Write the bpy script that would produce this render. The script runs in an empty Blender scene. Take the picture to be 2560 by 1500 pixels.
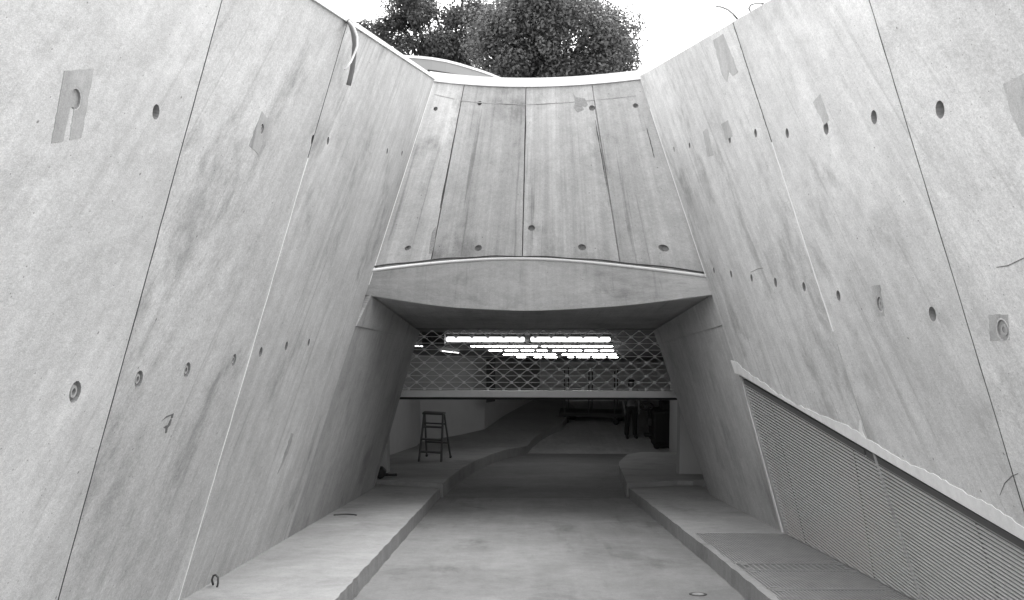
import bpy, bmesh, math, random
import numpy as np
from mathutils import Vector, Matrix
from mathutils.geometry import delaunay_2d_cdt

random.seed(7)
rng = np.random.default_rng(11)
scene = bpy.context.scene
COL = scene.collection

# ------------------------------------------------------------------ camera
F = 2300.0                      # focal length in photo pixels (2560 wide)
PITCH = math.atan(190 / F)      # looking slightly down
YAW = math.atan(30 / F)         # ramp axis is world +Y
S = math.tan(math.atan(250 / F) + PITCH)     # fall of the ramp
YF = 25.0                       # where the ramp levels out
ZC = 1.5 + S * YF               # eye height over the garage floor
cam_d = bpy.data.cameras.new('camera')
cam = bpy.data.objects.new('camera', cam_d)
COL.objects.link(cam)
cam_d.sensor_width = 36.0
cam_d.lens = F / 2560 * 36
cam_d.clip_start = 0.05
cam_d.clip_end = 2000
cam.location = (0, 0, ZC)
cam.rotation_euler = (math.pi / 2 - PITCH, 0, YAW)
scene.camera = cam

# ------------------------------------------------------------------ light
world = bpy.data.worlds.new('World')
scene.world = world
world.use_nodes = True
wn, wl = world.node_tree.nodes, world.node_tree.links
SUN_EL, SUN_AZ = math.radians(60), math.radians(14)   # azimuth from +Y, clockwise: ahead, a little right
sky = wn.new('ShaderNodeTexSky')
sky.sky_type = 'NISHITA'
sky.sun_disc = False
sky.sun_elevation = SUN_EL
sky.sun_rotation = SUN_AZ
sky.dust_density = 4.0
sky.air_density = 1.5
hsv = wn.new('ShaderNodeHueSaturation')
hsv.inputs['Saturation'].default_value = 0.0
bg = wn['Background']
bg.inputs['Strength'].default_value = 0.14
wl.new(sky.outputs[0], hsv.inputs['Color'])
# thin overcast: brighter towards the horizon than overhead
gm = wn.new('ShaderNodeTexCoord')
sp = wn.new('ShaderNodeSeparateXYZ')
mr = wn.new('ShaderNodeMapRange')
mr.inputs[1].default_value, mr.inputs[2].default_value = 0.1, 1.0
mr.inputs[3].default_value, mr.inputs[4].default_value = 1.5, 0.65
vm = wn.new('ShaderNodeVectorMath')
vm.operation = 'SCALE'
wl.new(gm.outputs['Generated'], sp.inputs[0])
wl.new(sp.outputs['Z'], mr.inputs[0])
wl.new(hsv.outputs[0], vm.inputs[0])
wl.new(mr.outputs[0], vm.inputs['Scale'])
wl.new(vm.outputs[0], bg.inputs['Color'])
sd = bpy.data.lights.new('sun', 'SUN')
sd.energy = 0.5
sd.angle = math.radians(32)
sd.color = (1, 0.995, 0.985)
sun = bpy.data.objects.new('sun', sd)
COL.objects.link(sun)
sdir = Vector((math.sin(SUN_AZ) * math.cos(SUN_EL), math.cos(SUN_AZ) * math.cos(SUN_EL), math.sin(SUN_EL)))
sun.rotation_euler = sdir.to_track_quat('Z', 'Y').to_euler()
scene.view_settings.view_transform = 'Standard'
scene.view_settings.look = 'None'
scene.view_settings.gamma = 1.0
scene.view_settings.use_curve_mapping = False
scene.view_settings.exposure = 1.8

# ------------------------------------------------------------------ geometry helpers
CAM = np.array([0, 0, ZC])
def ray(px, py):
    x, y, z = (px - 1280) / F, -(py - 750) / F, 1.0
    f = np.array([0, math.cos(PITCH), -math.sin(PITCH)])
    u = np.array([0, math.sin(PITCH), math.cos(PITCH)])
    d = f * z + u * y + np.array([1.0, 0, 0]) * x
    c, s = math.cos(YAW), math.sin(YAW)
    return np.array([c * d[0] - s * d[1], s * d[0] + c * d[1], d[2]])
def project(p):
    q = np.asarray(p, float) - CAM
    c, s = math.cos(-YAW), math.sin(-YAW)
    q = np.array([c * q[0] - s * q[1], s * q[0] + c * q[1], q[2]])
    f = np.array([0, math.cos(PITCH), -math.sin(PITCH)])
    u = np.array([0, math.sin(PITCH), math.cos(PITCH)])
    d = q @ f
    return np.array([1280 + F * q[0] / d, 750 - F * (q @ u) / d])
def hit(px, py, o, n):
    r = ray(px, py)
    t = np.dot(np.asarray(o) - CAM, n) / np.dot(r, n)
    return CAM + r * t
def at_y(px, py, y):
    r = ray(px, py)
    return CAM + r * (y / r[1])
def nrm(v):
    v = np.asarray(v, float)
    return v / np.linalg.norm(v)
def road_z(y):
    return ZC - 1.5 - S * min(y, YF)
def on_ramp(px, py, h):          # a pixel on the ramp / level floor raised by h
    r = ray(px, py)
    n = nrm((0, S, 1))
    p = hit(px, py, (0, 0, ZC - 1.5 + h), n)
    if p[1] > YF or p[1] < 0:
        p = hit(px, py, (0, 0, h), (0, 0, 1))
    return p

def link(o, parent=None):
    COL.objects.link(o)
    if parent is not None:
        o.parent = parent
    return o
def obj(name, me, mat=None, parent=None):
    o = bpy.data.objects.new(name, me)
    if mat is not None and not me.materials:
        me.materials.append(mat)
    return link(o, parent)
def tag(o, label=None, cat=None, group=None, kind=None):
    for k, v in (('label', label), ('category', cat), ('group', group), ('kind', kind)):
        if v:
            o[k] = v
    return o
def thing(name, label, cat, loc=(0, 0, 0), rz=0.0, group=None):
    o = bpy.data.objects.new(name, None)
    o.empty_display_size = 0.1
    o.location = loc
    o.rotation_euler = (0, 0, rz)
    return tag(link(o), label, cat, group)
def mesh_from(name, verts, faces, uvs=None, smooth=False):
    me = bpy.data.meshes.new(name)
    me.from_pydata([tuple(map(float, v)) for v in verts], [], [tuple(f) for f in faces])
    if uvs is not None:
        lay = me.uv_layers.new(name='UVMap')
        for l in me.loops:
            lay.data[l.index].uv = uvs[l.vertex_index]
    if smooth:
        me.polygons.foreach_set('use_smooth', [True] * len(me.polygons))
    me.update()
    return me

class MB:
    """collects simple shapes and links them as ONE mesh"""
    def __init__(self):
        self.v, self.f, self.sm = [], [], []
    def add(self, verts, faces, smooth=False):
        b = len(self.v)
        self.v += [tuple(map(float, v)) for v in verts]
        self.f += [tuple(i + b for i in f) for f in faces]
        self.sm += [smooth] * len(faces)
        return self
    def box(self, c, size, rot=None, bevel=0.0):
        bm = bmesh.new()
        bmesh.ops.create_cube(bm, size=1.0)
        for v in bm.verts:
            v.co = Vector((v.co.x * size[0], v.co.y * size[1], v.co.z * size[2]))
        if bevel:
            bmesh.ops.bevel(bm, geom=bm.edges[:], offset=bevel, segments=2, affect='EDGES', profile=0.5)
        M = Matrix.Translation(Vector(c)) @ (rot.to_4x4() if rot is not None else Matrix.Identity(4))
        bm.verts.ensure_lookup_table()
        vs = [M @ v.co for v in bm.verts]
        self.add(vs, [[v.index for v in f.verts] for f in bm.faces])
        bm.free()
        return self
    def bar(self, a, b, w, h=None, up=(0, 0, 1)):
        a, b = Vector(a), Vector(b)
        h = w if h is None else h
        d = (b - a).normalized()
        up = Vector(up)
        if abs(d.dot(up)) > 0.98:
            up = Vector((1, 0, 0))
        x = d.cross(up).normalized()
        z = x.cross(d).normalized()
        q = [x * w / 2 + z * h / 2, -x * w / 2 + z * h / 2, -x * w / 2 - z * h / 2, x * w / 2 - z * h / 2]
        self.add([a + k for k in q] + [b + k for k in q],
                 [(3, 2, 1, 0), (4, 5, 6, 7), (0, 1, 5, 4), (1, 2, 6, 5), (2, 3, 7, 6), (3, 0, 4, 7)])
        return self
    def tube(self, pts, r, n=8, cap=True):
        pts = [Vector(p) for p in pts]
        rs = r if isinstance(r, (list, tuple)) else [r] * len(pts)
        vs, fs = [], []
        ref = None
        for i, p in enumerate(pts):
            d = (pts[min(i + 1, len(pts) - 1)] - pts[max(i - 1, 0)]).normalized()
            if ref is None:
                ref = Vector((0, 0, 1)) if abs(d.z) < 0.9 else Vector((1, 0, 0))
            x = d.cross(ref).normalized()
            ref = x.cross(d).normalized()
            for k in range(n):
                a = 2 * math.pi * k / n
                vs.append(p + (x * math.cos(a) + ref * math.sin(a)) * rs[i])
        for i in range(len(pts) - 1):
            for k in range(n):
                k2 = (k + 1) % n
                fs.append((i * n + k2, i * n + k, (i + 1) * n + k, (i + 1) * n + k2))
        if cap:
            fs.append(tuple(range(n)))
            fs.append(tuple(reversed(range((len(pts) - 1) * n, len(pts) * n))))
        self.add(vs, fs, True)
        return self
    def lathe(self, c, prof, axis='z', n=20):
        vs, fs = [], []
        for (r, h) in prof:
            for k in range(n):
                a = 2 * math.pi * k / n
                p = {'z': (r * math.cos(a), r * math.sin(a), h), 'x': (h, r * math.cos(a), r * math.sin(a)),
                     'y': (r * math.sin(a), h, r * math.cos(a))}[axis]
                vs.append(Vector(c) + Vector(p))
        for i in range(len(prof) - 1):
            for k in range(n):
                k2 = (k + 1) % n
                fs.append((i * n + k, i * n + k2, (i + 1) * n + k2, (i + 1) * n + k))
        fs.append(tuple(reversed(range(n))))
        fs.append(tuple(range((len(prof) - 1) * n, len(prof) * n)))
        self.add(vs, fs, True)
        return self
    def build(self, name, mat, parent=None):
        me = mesh_from(name, self.v, self.f)
        me.polygons.foreach_set('use_smooth', self.sm)
        return obj(name, me, mat, parent)

# ------------------------------------------------------------------ materials
def new_mat(name):
    m = bpy.data.materials.new(name)
    m.use_nodes = True
    return m, m.node_tree.nodes, m.node_tree.links, m.node_tree.nodes['Principled BSDF']
def grey(v):
    return (v, v, v, 1)
def plain(name, v, rough=0.6, metal=0.0, noise=0.0, scale=20.0):
    m, n, l, b = new_mat(name)
    b.inputs['Roughness'].default_value = rough
    b.inputs['Metallic'].default_value = metal
    b.inputs['Base Color'].default_value = grey(v)
    if noise:
        tc = n.new('ShaderNodeTexCoord')
        t = n.new('ShaderNodeTexNoise')
        t.inputs['Scale'].default_value = scale
        t.inputs['Detail'].default_value = 4
        r = n.new('ShaderNodeMapRange')
        r.inputs[3].default_value = v * (1 - noise)
        r.inputs[4].default_value = v * (1 + noise)
        l.new(tc.outputs['Object'], t.inputs['Vector'])
        l.new(t.outputs[0], r.inputs[0])
        l.new(r.outputs[0], b.inputs['Base Color'])
    return m
def concrete(name, v=0.45, coord='UV', streak=0.075, cloud=0.17, holes=True, blotch=0.26, stretch=(7.0, 0.35), off=0.0,
             speck=0.20, dark_above=None, rough=0.85, horiz=0.0):
    m, n, l, b = new_mat(name)
    b.inputs['Roughness'].default_value = rough
    b.inputs['Specular IOR Level'].default_value = 0.25
    tc = n.new('ShaderNodeTexCoord')
    src = tc.outputs[coord]
    mp = n.new('ShaderNodeMapping')
    mp.inputs['Location'].default_value = (off, off * 1.7, off * 0.3)
    l.new(src, mp.inputs['Vector'])
    V = mp.outputs[0]
    def noise(scale, detail=5, vec=V, rough_=0.55, dist=0.0):
        t = n.new('ShaderNodeTexNoise')
        t.inputs['Scale'].default_value = scale
        t.inputs['Detail'].default_value = detail
        t.inputs['Roughness'].default_value = rough_
        t.inputs['Distortion'].default_value = dist
        l.new(vec, t.inputs['Vector'])
        return t.outputs[0]
    def rng_(x, a, b_, lo, hi, smooth=False):
        r = n.new('ShaderNodeMapRange')
        r.interpolation_type = 'SMOOTHSTEP' if smooth else 'LINEAR'
        r.inputs[1].default_value, r.inputs[2].default_value = a, b_
        r.inputs[3].default_value, r.inputs[4].default_value = lo, hi
        l.new(x, r.inputs[0])
        return r.outputs[0]
    def mul(a, c):
        q = n.new('ShaderNodeMath')
        q.operation = 'MULTIPLY'
        l.new(a, q.inputs[0])
        if isinstance(c, float):
            q.inputs[1].default_value = c
        else:
            l.new(c, q.inputs[1])
        return q.outputs[0]
    st = n.new('ShaderNodeMapping')
    st.inputs['Scale'].default_value = (stretch[0], stretch[1], 1.0)
    l.new(V, st.inputs['Vector'])
    val = rng_(noise(0.55, 4), 0.3, 0.7, 1 - cloud, 1 + cloud * 0.7)
    val = mul(val, rng_(noise(2.6, 6, rough_=0.65, dist=0.6), 0.3, 0.72, 1 + cloud * 0.4, 1 - cloud * 0.7))
    val = mul(val, rng_(noise(1.0, 5, st.outputs[0]), 0.3, 0.7, 1 - streak, 1 + streak))
    st2 = n.new('ShaderNodeMapping')
    st2.inputs['Scale'].default_value = (stretch[0] * 5, stretch[1] * 1.3, 1.0)
    l.new(V, st2.inputs['Vector'])
    val = mul(val, rng_(noise(1.0, 3, st2.outputs[0]), 0.3, 0.75, 1 + streak * 0.3, 1 - streak * 0.6))
    # thin runs of water down the boards
    st4 = n.new('ShaderNodeMapping')
    st4.inputs['Scale'].default_value = (stretch[0] * 1.7, stretch[1] * 0.9, 1.0)
    st4.inputs['Location'].default_value = (3.3, 1.1, 0)
    l.new(V, st4.inputs['Vector'])
    val = mul(val, rng_(noise(1.3, 4, st4.outputs[0], 0.6), 0.58, 0.72, 1.0, 1 - streak * 2.2, True))
    # blotches with a shape of their own
    st3 = n.new('ShaderNodeMapping')
    st3.inputs['Scale'].default_value = (1.3, 0.8, 1.0)
    st3.inputs['Rotation'].default_value = (0, 0, 0.25)
    l.new(V, st3.inputs['Vector'])
    val = mul(val, rng_(noise(1.1, 8, st3.outputs[0], 0.68, 0.3), 0.52, 0.70, 1.0, 1 - blotch, True))
    val = mul(val, rng_(noise(9.0, 6, rough_=0.7), 0.3, 0.7, 1.07, 0.90))
    # grain
    val = mul(val, rng_(noise(45.0, 4, rough_=0.85), 0.25, 0.75, 1 - speck, 1 + speck))
    val = mul(val, rng_(noise(150.0, 2), 0.3, 0.7, 1 - speck * 0.8, 1 + speck * 0.8))
    if holes:
        for sc, rad, thr in ((2.2, 0.020, 0.72), (6.0, 0.030, 0.80), (11.0, 0.05, 0.86)):
            vo = n.new('ShaderNodeTexVoronoi')
            vo.voronoi_dimensions = '2D'
            vo.inputs['Scale'].default_value = sc
            l.new(V, vo.inputs['Vector'])
            near = rng_(vo.outputs['Distance'], rad * 0.5, rad, 1.0, 0.0)
            sep = n.new('ShaderNodeSeparateColor')
            l.new(vo.outputs['Color'], sep.inputs[0])
            pick = rng_(sep.outputs[0], thr, thr + 0.02, 0.0, 1.0)
            k = mul(near, pick)
            val = mul(val, rng_(k, 0.0, 1.0, 1.0, 0.42))
    val = mul(val, float(v))
    l.new(val, b.inputs['Base Color'])
    bp = n.new('ShaderNodeBump')
    bp.inputs['Strength'].default_value = 0.25
    bp.inputs['Distance'].default_value = 0.01
    l.new(noise(25.0, 6, rough_=0.7), bp.inputs['Height'])
    l.new(bp.outputs[0], b.inputs['Normal'])
    return m

M = {}
for i, (k, v) in enumerate((('a', 0.60), ('b', 0.56), ('c', 0.52), ('d', 0.66), ('e', 0.70), ('f', 0.65))):
    M['wall_' + k] = concrete('wall_concrete_' + k, v, off=3.1 * i + 1, blotch=(.20, .40, .34, .36, .28, .22)[i], streak=(.07, .08, .11, .10, .08, .07)[i])
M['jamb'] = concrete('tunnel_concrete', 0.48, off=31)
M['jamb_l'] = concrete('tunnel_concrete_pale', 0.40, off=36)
M['front'] = concrete('front_concrete', 0.52, off=41, streak=0.16, blotch=0.35)
M['front_b'] = concrete('front_concrete_greyer', 0.48, off=47, streak=0.16, blotch=0.38)
M['lintel'] = concrete('lintel_concrete', 0.48, off=53, streak=0.08, blotch=0.3)
M['road'] = concrete('road_concrete', 0.205, coord='Object', holes=False, stretch=(2.2, 0.4), streak=0.07, cloud=0.2, blotch=0.30, off=5, speck=0.12)
M['floor'] = concrete('dark_floor_screed', 0.185, coord='Object', holes=False, stretch=(0.8, 1.5), streak=0.05, cloud=0.16, blotch=0.16, off=6, speck=0.14)
M['floor2'] = concrete('pale_floor_slab', 0.42, coord='Object', holes=False, streak=0.05, off=16)
M['pave'] = concrete('pavement_concrete', 0.30, coord='Object', holes=False, stretch=(0.6, 3.0), streak=0.05, cloud=0.14, blotch=0.2, off=9, speck=0.11)
M['inner'] = plain('painted_inner_wall', 0.50, 0.8, noise=0.08, scale=3)
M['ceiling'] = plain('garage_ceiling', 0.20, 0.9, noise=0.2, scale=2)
M['plaster'] = concrete('fresh_plaster', 0.86, off=61, holes=False, streak=0.02, cloud=0.04, blotch=0.04, speck=0.04)
M['parapet'] = plain('parapet_concrete', 0.36, 0.8, noise=0.06, scale=2)
M['patch'] = concrete('repair_mortar', 0.43, off=67, holes=False, blotch=0.35, streak=0.12, speck=0.15)
M['patch2'] = concrete('pale_repair_mortar', 0.50, off=71, holes=False, blotch=0.25, streak=0.1)
M['scratch'] = plain('scratched_concrete', 0.14, 0.9, noise=0.4, scale=40)
M['fstain'] = concrete('damp_front_concrete', 0.32, off=77, holes=False)
M['hole'] = plain('tie_hole_concrete', 0.26, 0.9, noise=0.4, scale=40)
M['plug'] = plain('tie_hole_plug', 0.42, 0.9, noise=0.2, scale=60)
M['seal'] = plain('pale_joint_sealant', 0.88, 0.6, noise=0.1, scale=15)
M['groove'] = plain('dark_joint_filler', 0.06, 0.9, noise=0.4, scale=9)
M['coping'] = plain('white_coping', 0.90, 0.5, noise=0.03, scale=3)
M['galv'] = plain('galvanised_steel', 0.55, 0.45, 0.6, noise=0.15, scale=18)
M['rod'] = plain('dull_rod_steel', 0.13, 0.6)
M['grate'] = plain('grating_steel', 0.64, 0.45, 0.0, noise=0.15, scale=25)
M['fgrate'] = plain('floor_grating_steel', 0.29, 0.5, 0.0, noise=0.25, scale=9)
M['alu'] = plain('brushed_aluminium', 0.85, 0.38, 0.6, noise=0.06, scale=12)
M['lat'] = plain('lattice_steel', 0.80, 0.5, 0.0)
M['node'] = plain('zinc_clips', 0.92, 0.45, 0.0)
M['black'] = plain('black_rubber', 0.015, 0.7)
M['dark'] = plain('dark_painted_steel', 0.025, 0.5, noise=0.2)
M['dark2'] = plain('dark_grey_plastic', 0.035, 0.55, noise=0.2)
M['ladder'] = plain('dull_ladder_aluminium', 0.10, 0.5, 0.3)
M['hose'] = plain('grey_conduit', 0.22, 0.6)
M['wire'] = plain('thin_steel_wire', 0.10, 0.6, 0.3)
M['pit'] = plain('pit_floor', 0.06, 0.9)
M['soil'] = concrete('dry_soil', 0.20, coord='Object', holes=False, blotch=0.3, off=13)
M['skin'] = plain('skin', 0.16, 0.5)
M['hair'] = plain('dark_hair', 0.02, 0.6)
M['shirt'] = plain('grey_work_shirt', 0.12, 0.9, noise=0.15, scale=30)
M['jeans'] = plain('dark_trousers', 0.018, 0.9, noise=0.2, scale=30)
M['shoe'] = plain('dark_shoes', 0.03, 0.6)
M['bark'] = plain('bark', 0.06, 0.9, noise=0.3, scale=12)
def emit(name, s):
    m, n, l, b = new_mat(name)
    b.inputs['Base Color'].default_value = grey(0.8)
    b.inputs['Emission Color'].default_value = grey(1.0)
    b.inputs['Emission Strength'].default_value = s
    return m
M['tube'] = emit('fluorescent_tube', 8.0)
M['tube_near'] = emit('fluorescent_tube_dim', 1.1)
def leaf_mat(name, lo, hi):
    m, n, l, b = new_mat(name)
    g = n.new('ShaderNodeObjectInfo')
    ge = n.new('ShaderNodeNewGeometry')
    r = n.new('ShaderNodeMapRange')
    r.inputs[3].default_value, r.inputs[4].default_value = lo, hi
    l.new(ge.outputs['Random Per Island'], r.inputs[0])
    l.new(r.outputs[0], b.inputs['Base Color'])
    b.inputs['Roughness'].default_value = 0.5
    tr = n.new('ShaderNodeBsdfTranslucent')
    mx = n.new('ShaderNodeMixShader')
    mx.inputs[0].default_value = 0.35
    l.new(r.outputs[0], tr.inputs['Color'])
    l.new(b.outputs[0], mx.inputs[1])
    l.new(tr.outputs[0], mx.inputs[2])
    l.new(mx.outputs[0], n['Material Output'].inputs['Surface'])
    return m
M['leaf'] = leaf_mat('broad_leaf', 0.08, 0.23)
M['leaf2'] = leaf_mat('sparse_leaf', 0.06, 0.15)

# ------------------------------------------------------------------ patches cut by constrained triangulation
def cdt(outline, holes, grid=None):
    vs, es = [], []
    def loop(pts):
        b = len(vs)
        vs.extend(Vector((p[0], p[1])) for p in pts)
        n = len(pts)
        es.extend((b + i, b + (i + 1) % n) for i in range(n))
    loop(outline)
    for h in holes:
        loop(h)
    if grid is not None:
        for g in grid:
            vs.append(Vector(g))
    ov, oe, of, *_ = delaunay_2d_cdt(vs, es, [], 2, 1e-6)
    keep = []
    for f in of:
        c = sum((np.array(ov[i]) for i in f), np.zeros(2)) / len(f)
        if inside(c, outline) and not any(inside(c, h) for h in holes):
            keep.append(tuple(f))
    return [np.array(v) for v in ov], keep
def inside(p, poly):
    c, n = False, len(poly)
    for i in range(n):
        a, b = poly[i], poly[(i + 1) % n]
        if (a[1] > p[1]) != (b[1] > p[1]) and p[0] < (b[0] - a[0]) * (p[1] - a[1]) / (b[1] - a[1]) + a[0]:
            c = not c
    return c
def shell(name, fmap, fnorm, outline, holes, mat, parent, thick=0.3, fuv=None, grid_step=None, front=0.0):
    """a slab over a (u,v) surface: front face with real holes, side faces and back"""
    grid = None
    if grid_step:
        o = np.array(outline)
        lo, hi = o.min(0), o.max(0)
        grid = []
        for a in np.arange(lo[0] + grid_step[0] / 2, hi[0], grid_step[0]):
            for b in np.arange(lo[1] + grid_step[1] / 2, hi[1], grid_step[1]):
                if inside((a, b), outline) and not any(inside((a, b), h) for h in holes):
                    grid.append((a, b))
    ov, of = cdt(outline, holes, grid)
    vs, uv, fs = [], [], []
    for p in ov:
        P3, N3 = fmap(*p), fnorm(*p)
        vs.append(P3 + N3 * front)
        uv.append(fuv(*p) if fuv else tuple(p))
    for f in of:
        a, b, c = vs[f[0]], vs[f[1]], vs[f[2]]
        nn = np.cross(b - a, c - a)
        fs.append(f if np.dot(nn, fnorm(*ov[f[0]])) > 0 else tuple(reversed(f)))
    n0 = len(vs)
    m = len(outline)
    for p in outline:
        P3, N3 = fmap(*p), fnorm(*p)
        vs.append(P3 + N3 * front); uv.append(fuv(*p) if fuv else tuple(p))
    for p in outline:
        P3, N3 = fmap(*p), fnorm(*p)
        vs.append(P3 - N3 * thick); uv.append(fuv(*p) if fuv else tuple(p))
    o = np.array(outline)
    area = 0.5 * np.sum(o[:, 0] * np.roll(o[:, 1], -1) - np.roll(o[:, 0], -1) * o[:, 1])
    du = fmap(outline[0][0] + 1e-3, outline[0][1]) - fmap(*outline[0])
    dv = fmap(outline[0][0], outline[0][1] + 1e-3) - fmap(*outline[0])
    flip = (np.dot(np.cross(du, dv), fnorm(*outline[0])) > 0) == (area > 0)
    for i in range(m):
        j = (i + 1) % m
        q = (n0 + i, n0 + j, n0 + m + j, n0 + m + i)
        fs.append(tuple(reversed(q)) if flip else q)
    back = tuple(range(n0 + m, n0 + 2 * m))
    fs.append(tuple(reversed(back)) if flip else back)
    return obj(name, mesh_from(name, vs, fs, uv), mat, parent)
def circ(c, r, n=14, ru=1.0):
    return [(c[0] + r * ru * math.cos(2 * math.pi * k / n), c[1] + r * math.sin(2 * math.pi * k / n)) for k in range(n)]
def tie_hole(fmap, fnorm, c, r, parent, plug=False, depth=0.05, su=1.0, sv=1.0):
    vs, fs = [], []
    n = 14
    N = fnorm(*c)
    prof = [(1.0, 0.0), (0.86, -depth * 0.6), (0.72, -depth)]
    if plug:
        prof = [(1.0, 0.0), (0.92, -depth * 0.35), (0.62, -depth * 0.35), (0.55, -depth * 0.12), (0.32, -depth * 0.12), (0.24, -depth * 0.5)]
    for (k, h) in prof:
        for i in range(n):
            a = 2 * math.pi * i / n
            vs.append(fmap(c[0] + r * k * su * math.cos(a), c[1] + r * k * sv * math.sin(a)) + N * h)
    for j in range(len(prof) - 1):
        for i in range(n):
            i2 = (i + 1) % n
            fs.append((j * n + i, j * n + i2, (j + 1) * n + i2, (j + 1) * n + i))
    fs.append(tuple(range((len(prof) - 1) * n, len(prof) * n)))
    a = np.cross(vs[fs[-1][1]] - vs[fs[-1][0]], vs[fs[-1][2]] - vs[fs[-1][0]])
    if np.dot(a, N) < 0:
        fs = [tuple(reversed(f)) for f in fs]
    me = mesh_from('tie_hole', vs, fs)
    me.materials.append(M['hole'])
    me.materials.append(M['plug'])
    if plug:
        for p in me.polygons:
            if p.index >= n * 2 and p.index < n * 4:
                p.material_index = 1
    return obj('tie_hole', me, None, parent)

def line_x(p, q, v=None, u=None):     # point on the line pq at given v
    t = (v - p[1]) / (q[1] - p[1])
    return (p[0] + t * (q[0] - p[0]), v)
def isect(p, q, a, b):
    p, q, a, b = map(np.array, (p, q, a, b))
    d, e = q - p, b - a
    w = a - p
    t = (w[0] * e[1] - w[1] * e[0]) / (d[0] * e[1] - d[1] * e[0])
    return tuple(p + d * t)

HP = 0.15                     # kerb height outside
XL, XR = -2.27, 2.58          # wall feet
HS = 2.76                     # soffit over the ramp
class Side:
    """a side wall: plane through the pavement line, leaning inwards"""
    def __init__(self, x0, lintel_px, sign):
        self.e = nrm((0, 1, -S))
        self.o = np.array([x0, 0, ZC - 1.5 + HP])
        nr = nrm((0, S, 1))
        L = hit(*lintel_px, (0, 0, ZC - 1.5 + HS), nr)
        n = nrm(np.cross(self.e, L - self.o))
        self.n = n * sign * (1 if n[0] > 0 else -1)
        self.v = nrm((L - self.o) - self.e * np.dot(L - self.o, self.e))
    def P(self, u, v):
        return self.o + self.e * u + self.v * v
    def N(self, u, v):
        return self.n
    def uv(self, px, py, back=0.0):
        p = hit(px, py, self.o - self.n * back, self.n) - self.o
        return (float(np.dot(p, self.e)), float(np.dot(p, self.v)))
LW = Side(XL, (925, 738), 1)
RW = Side(XR, (1772, 738), -1)
def lerp2(a, b, t):
    return (a[0] + (b[0] - a[0]) * t, a[1] + (b[1] - a[1]) * t)
def shift(p, du):
    return (p[0] + du, p[1])

def seam(side, name, p, q, w, mat, parent, front=0.003, jitter=0.0):
    """thin strip following a joint in the wall plane"""
    pts = []
    n = 30
    L = [(p[0] + (q[0] - p[0]) * k / n, p[1] + (q[1] - p[1]) * k / n) for k in range(n + 1)]
    out = [(a + w / 2 + random.uniform(-jitter, jitter), b) for a, b in L] + [(a - w / 2 + random.uniform(-jitter, jitter), b) for a, b in reversed(L)]
    return shell(name, side.P, side.N, out, [], mat, parent, thick=0.01, front=front)

# ------------------------------------------------------------------ LEFT WALL
def side_wall(side, top_px, joints_px, crease_px, pour_px, mouth_px, mats, holes_px, label, jamb_back, jm, foot=None, gap=0.003):
    root = thing('retaining_wall', label, 'wall', tuple(side.P(6, 0)))
    inv = np.array(root.location)
    fm = lambda u, v: side.P(u, v) - inv
    top = (side.uv(*top_px[0]), side.uv(*top_px[1]))
    lines = []
    UB = -5.0
    def upline(a, b):
        a, b = side.uv(*a), side.uv(*b)
        return (line_x(a, b, -0.06), isect(a, b, *top), a, b)
    lines = [upline(*j) for j in joints_px]
    cr = [side.uv(*p) for p in crease_px]          # from low to high
    crl = upline(crease_px[0], crease_px[-1])
    rear = ((UB, -0.06), isect((UB, 0), (UB, 1), *top))
    bounds = [rear] + [(l[0], l[1]) for l in lines] + [(crl[0], crl[1])]
    sh = (crl[1][0] - crl[0][0]) / (crl[1][1] - crl[0][1])
    fuv = lambda u, v: (u - v * sh, v)
    fn = lambda u, v: side.n
    panels = []
    hs = [(side.uv(x, y), r * .86, pl) for (x, y, r, pl) in holes_px]
    for i in range(len(bounds) - 1):
        (b0, t0), (b1, t1) = bounds[i], bounds[i + 1]
        g0 = gap if i else 0
        g1 = gap if i < len(bounds) - 2 else 0.0
        out = [shift(b0, g0), shift(b1, -g1), shift(t1, -g1), shift(t0, g0)]
        if foot:
            f0, f1 = foot
            def cut(b, t):
                c = isect(b, t, f0, f1)
                return c if c[1] > b[1] else b
            c0, c1 = cut(out[0], out[3]), cut(out[1], out[2])
            if c0 == out[0] and c1 != out[1]:
                kx = isect((-10, -0.06), (20, -0.06), f0, f1)
                out = [out[0], kx, c1, out[2], out[3]]
            else:
                out = [c0, c1, out[2], out[3]]
        mine = [h for h in hs if inside(h[0], out)]
        pn = shell('wall_panel', fm, fn, out, [circ(h[0], h[1]) for h in mine], mats[i], root, 0.35, fuv)
        for h in mine:
            tie_hole(fm, fn, h[0], h[1], pn, h[2])
        panels.append(pn)
    # tunnel side: lower and upper pour
    me_t, me_b = side.uv(*mouth_px[0]), side.uv(*mouth_px[1])
    mb = line_x(me_t, me_b, -0.06)
    p0, p1 = side.uv(*pour_px[0]), side.uv(*pour_px[1])
    p0c = isect(crl[0], crl[1], p0, p1)
    p1c = isect(mb, me_t, p0, p1)
    cf = line_x(side.uv(1806, 815), side.uv(1955, 1338), -0.06) if foot else crl[0]
    low = [shift(cf, 0.002), mb, p1c, p0c]
    o = shell('tunnel_side', fm, fn, low, [], jm, root, 0.45, fuv, front=-jamb_back)
    lint = cr[-2]
    up = [shift(p0c, 0.002), p1c, me_t, lint]
    shell('tunnel_haunch', fm, fn, up, [], jm, root, 0.45, fuv, front=-jamb_back + 0.012)
    return root, fm, fn, panels, lines, crl, top, fuv

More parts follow.
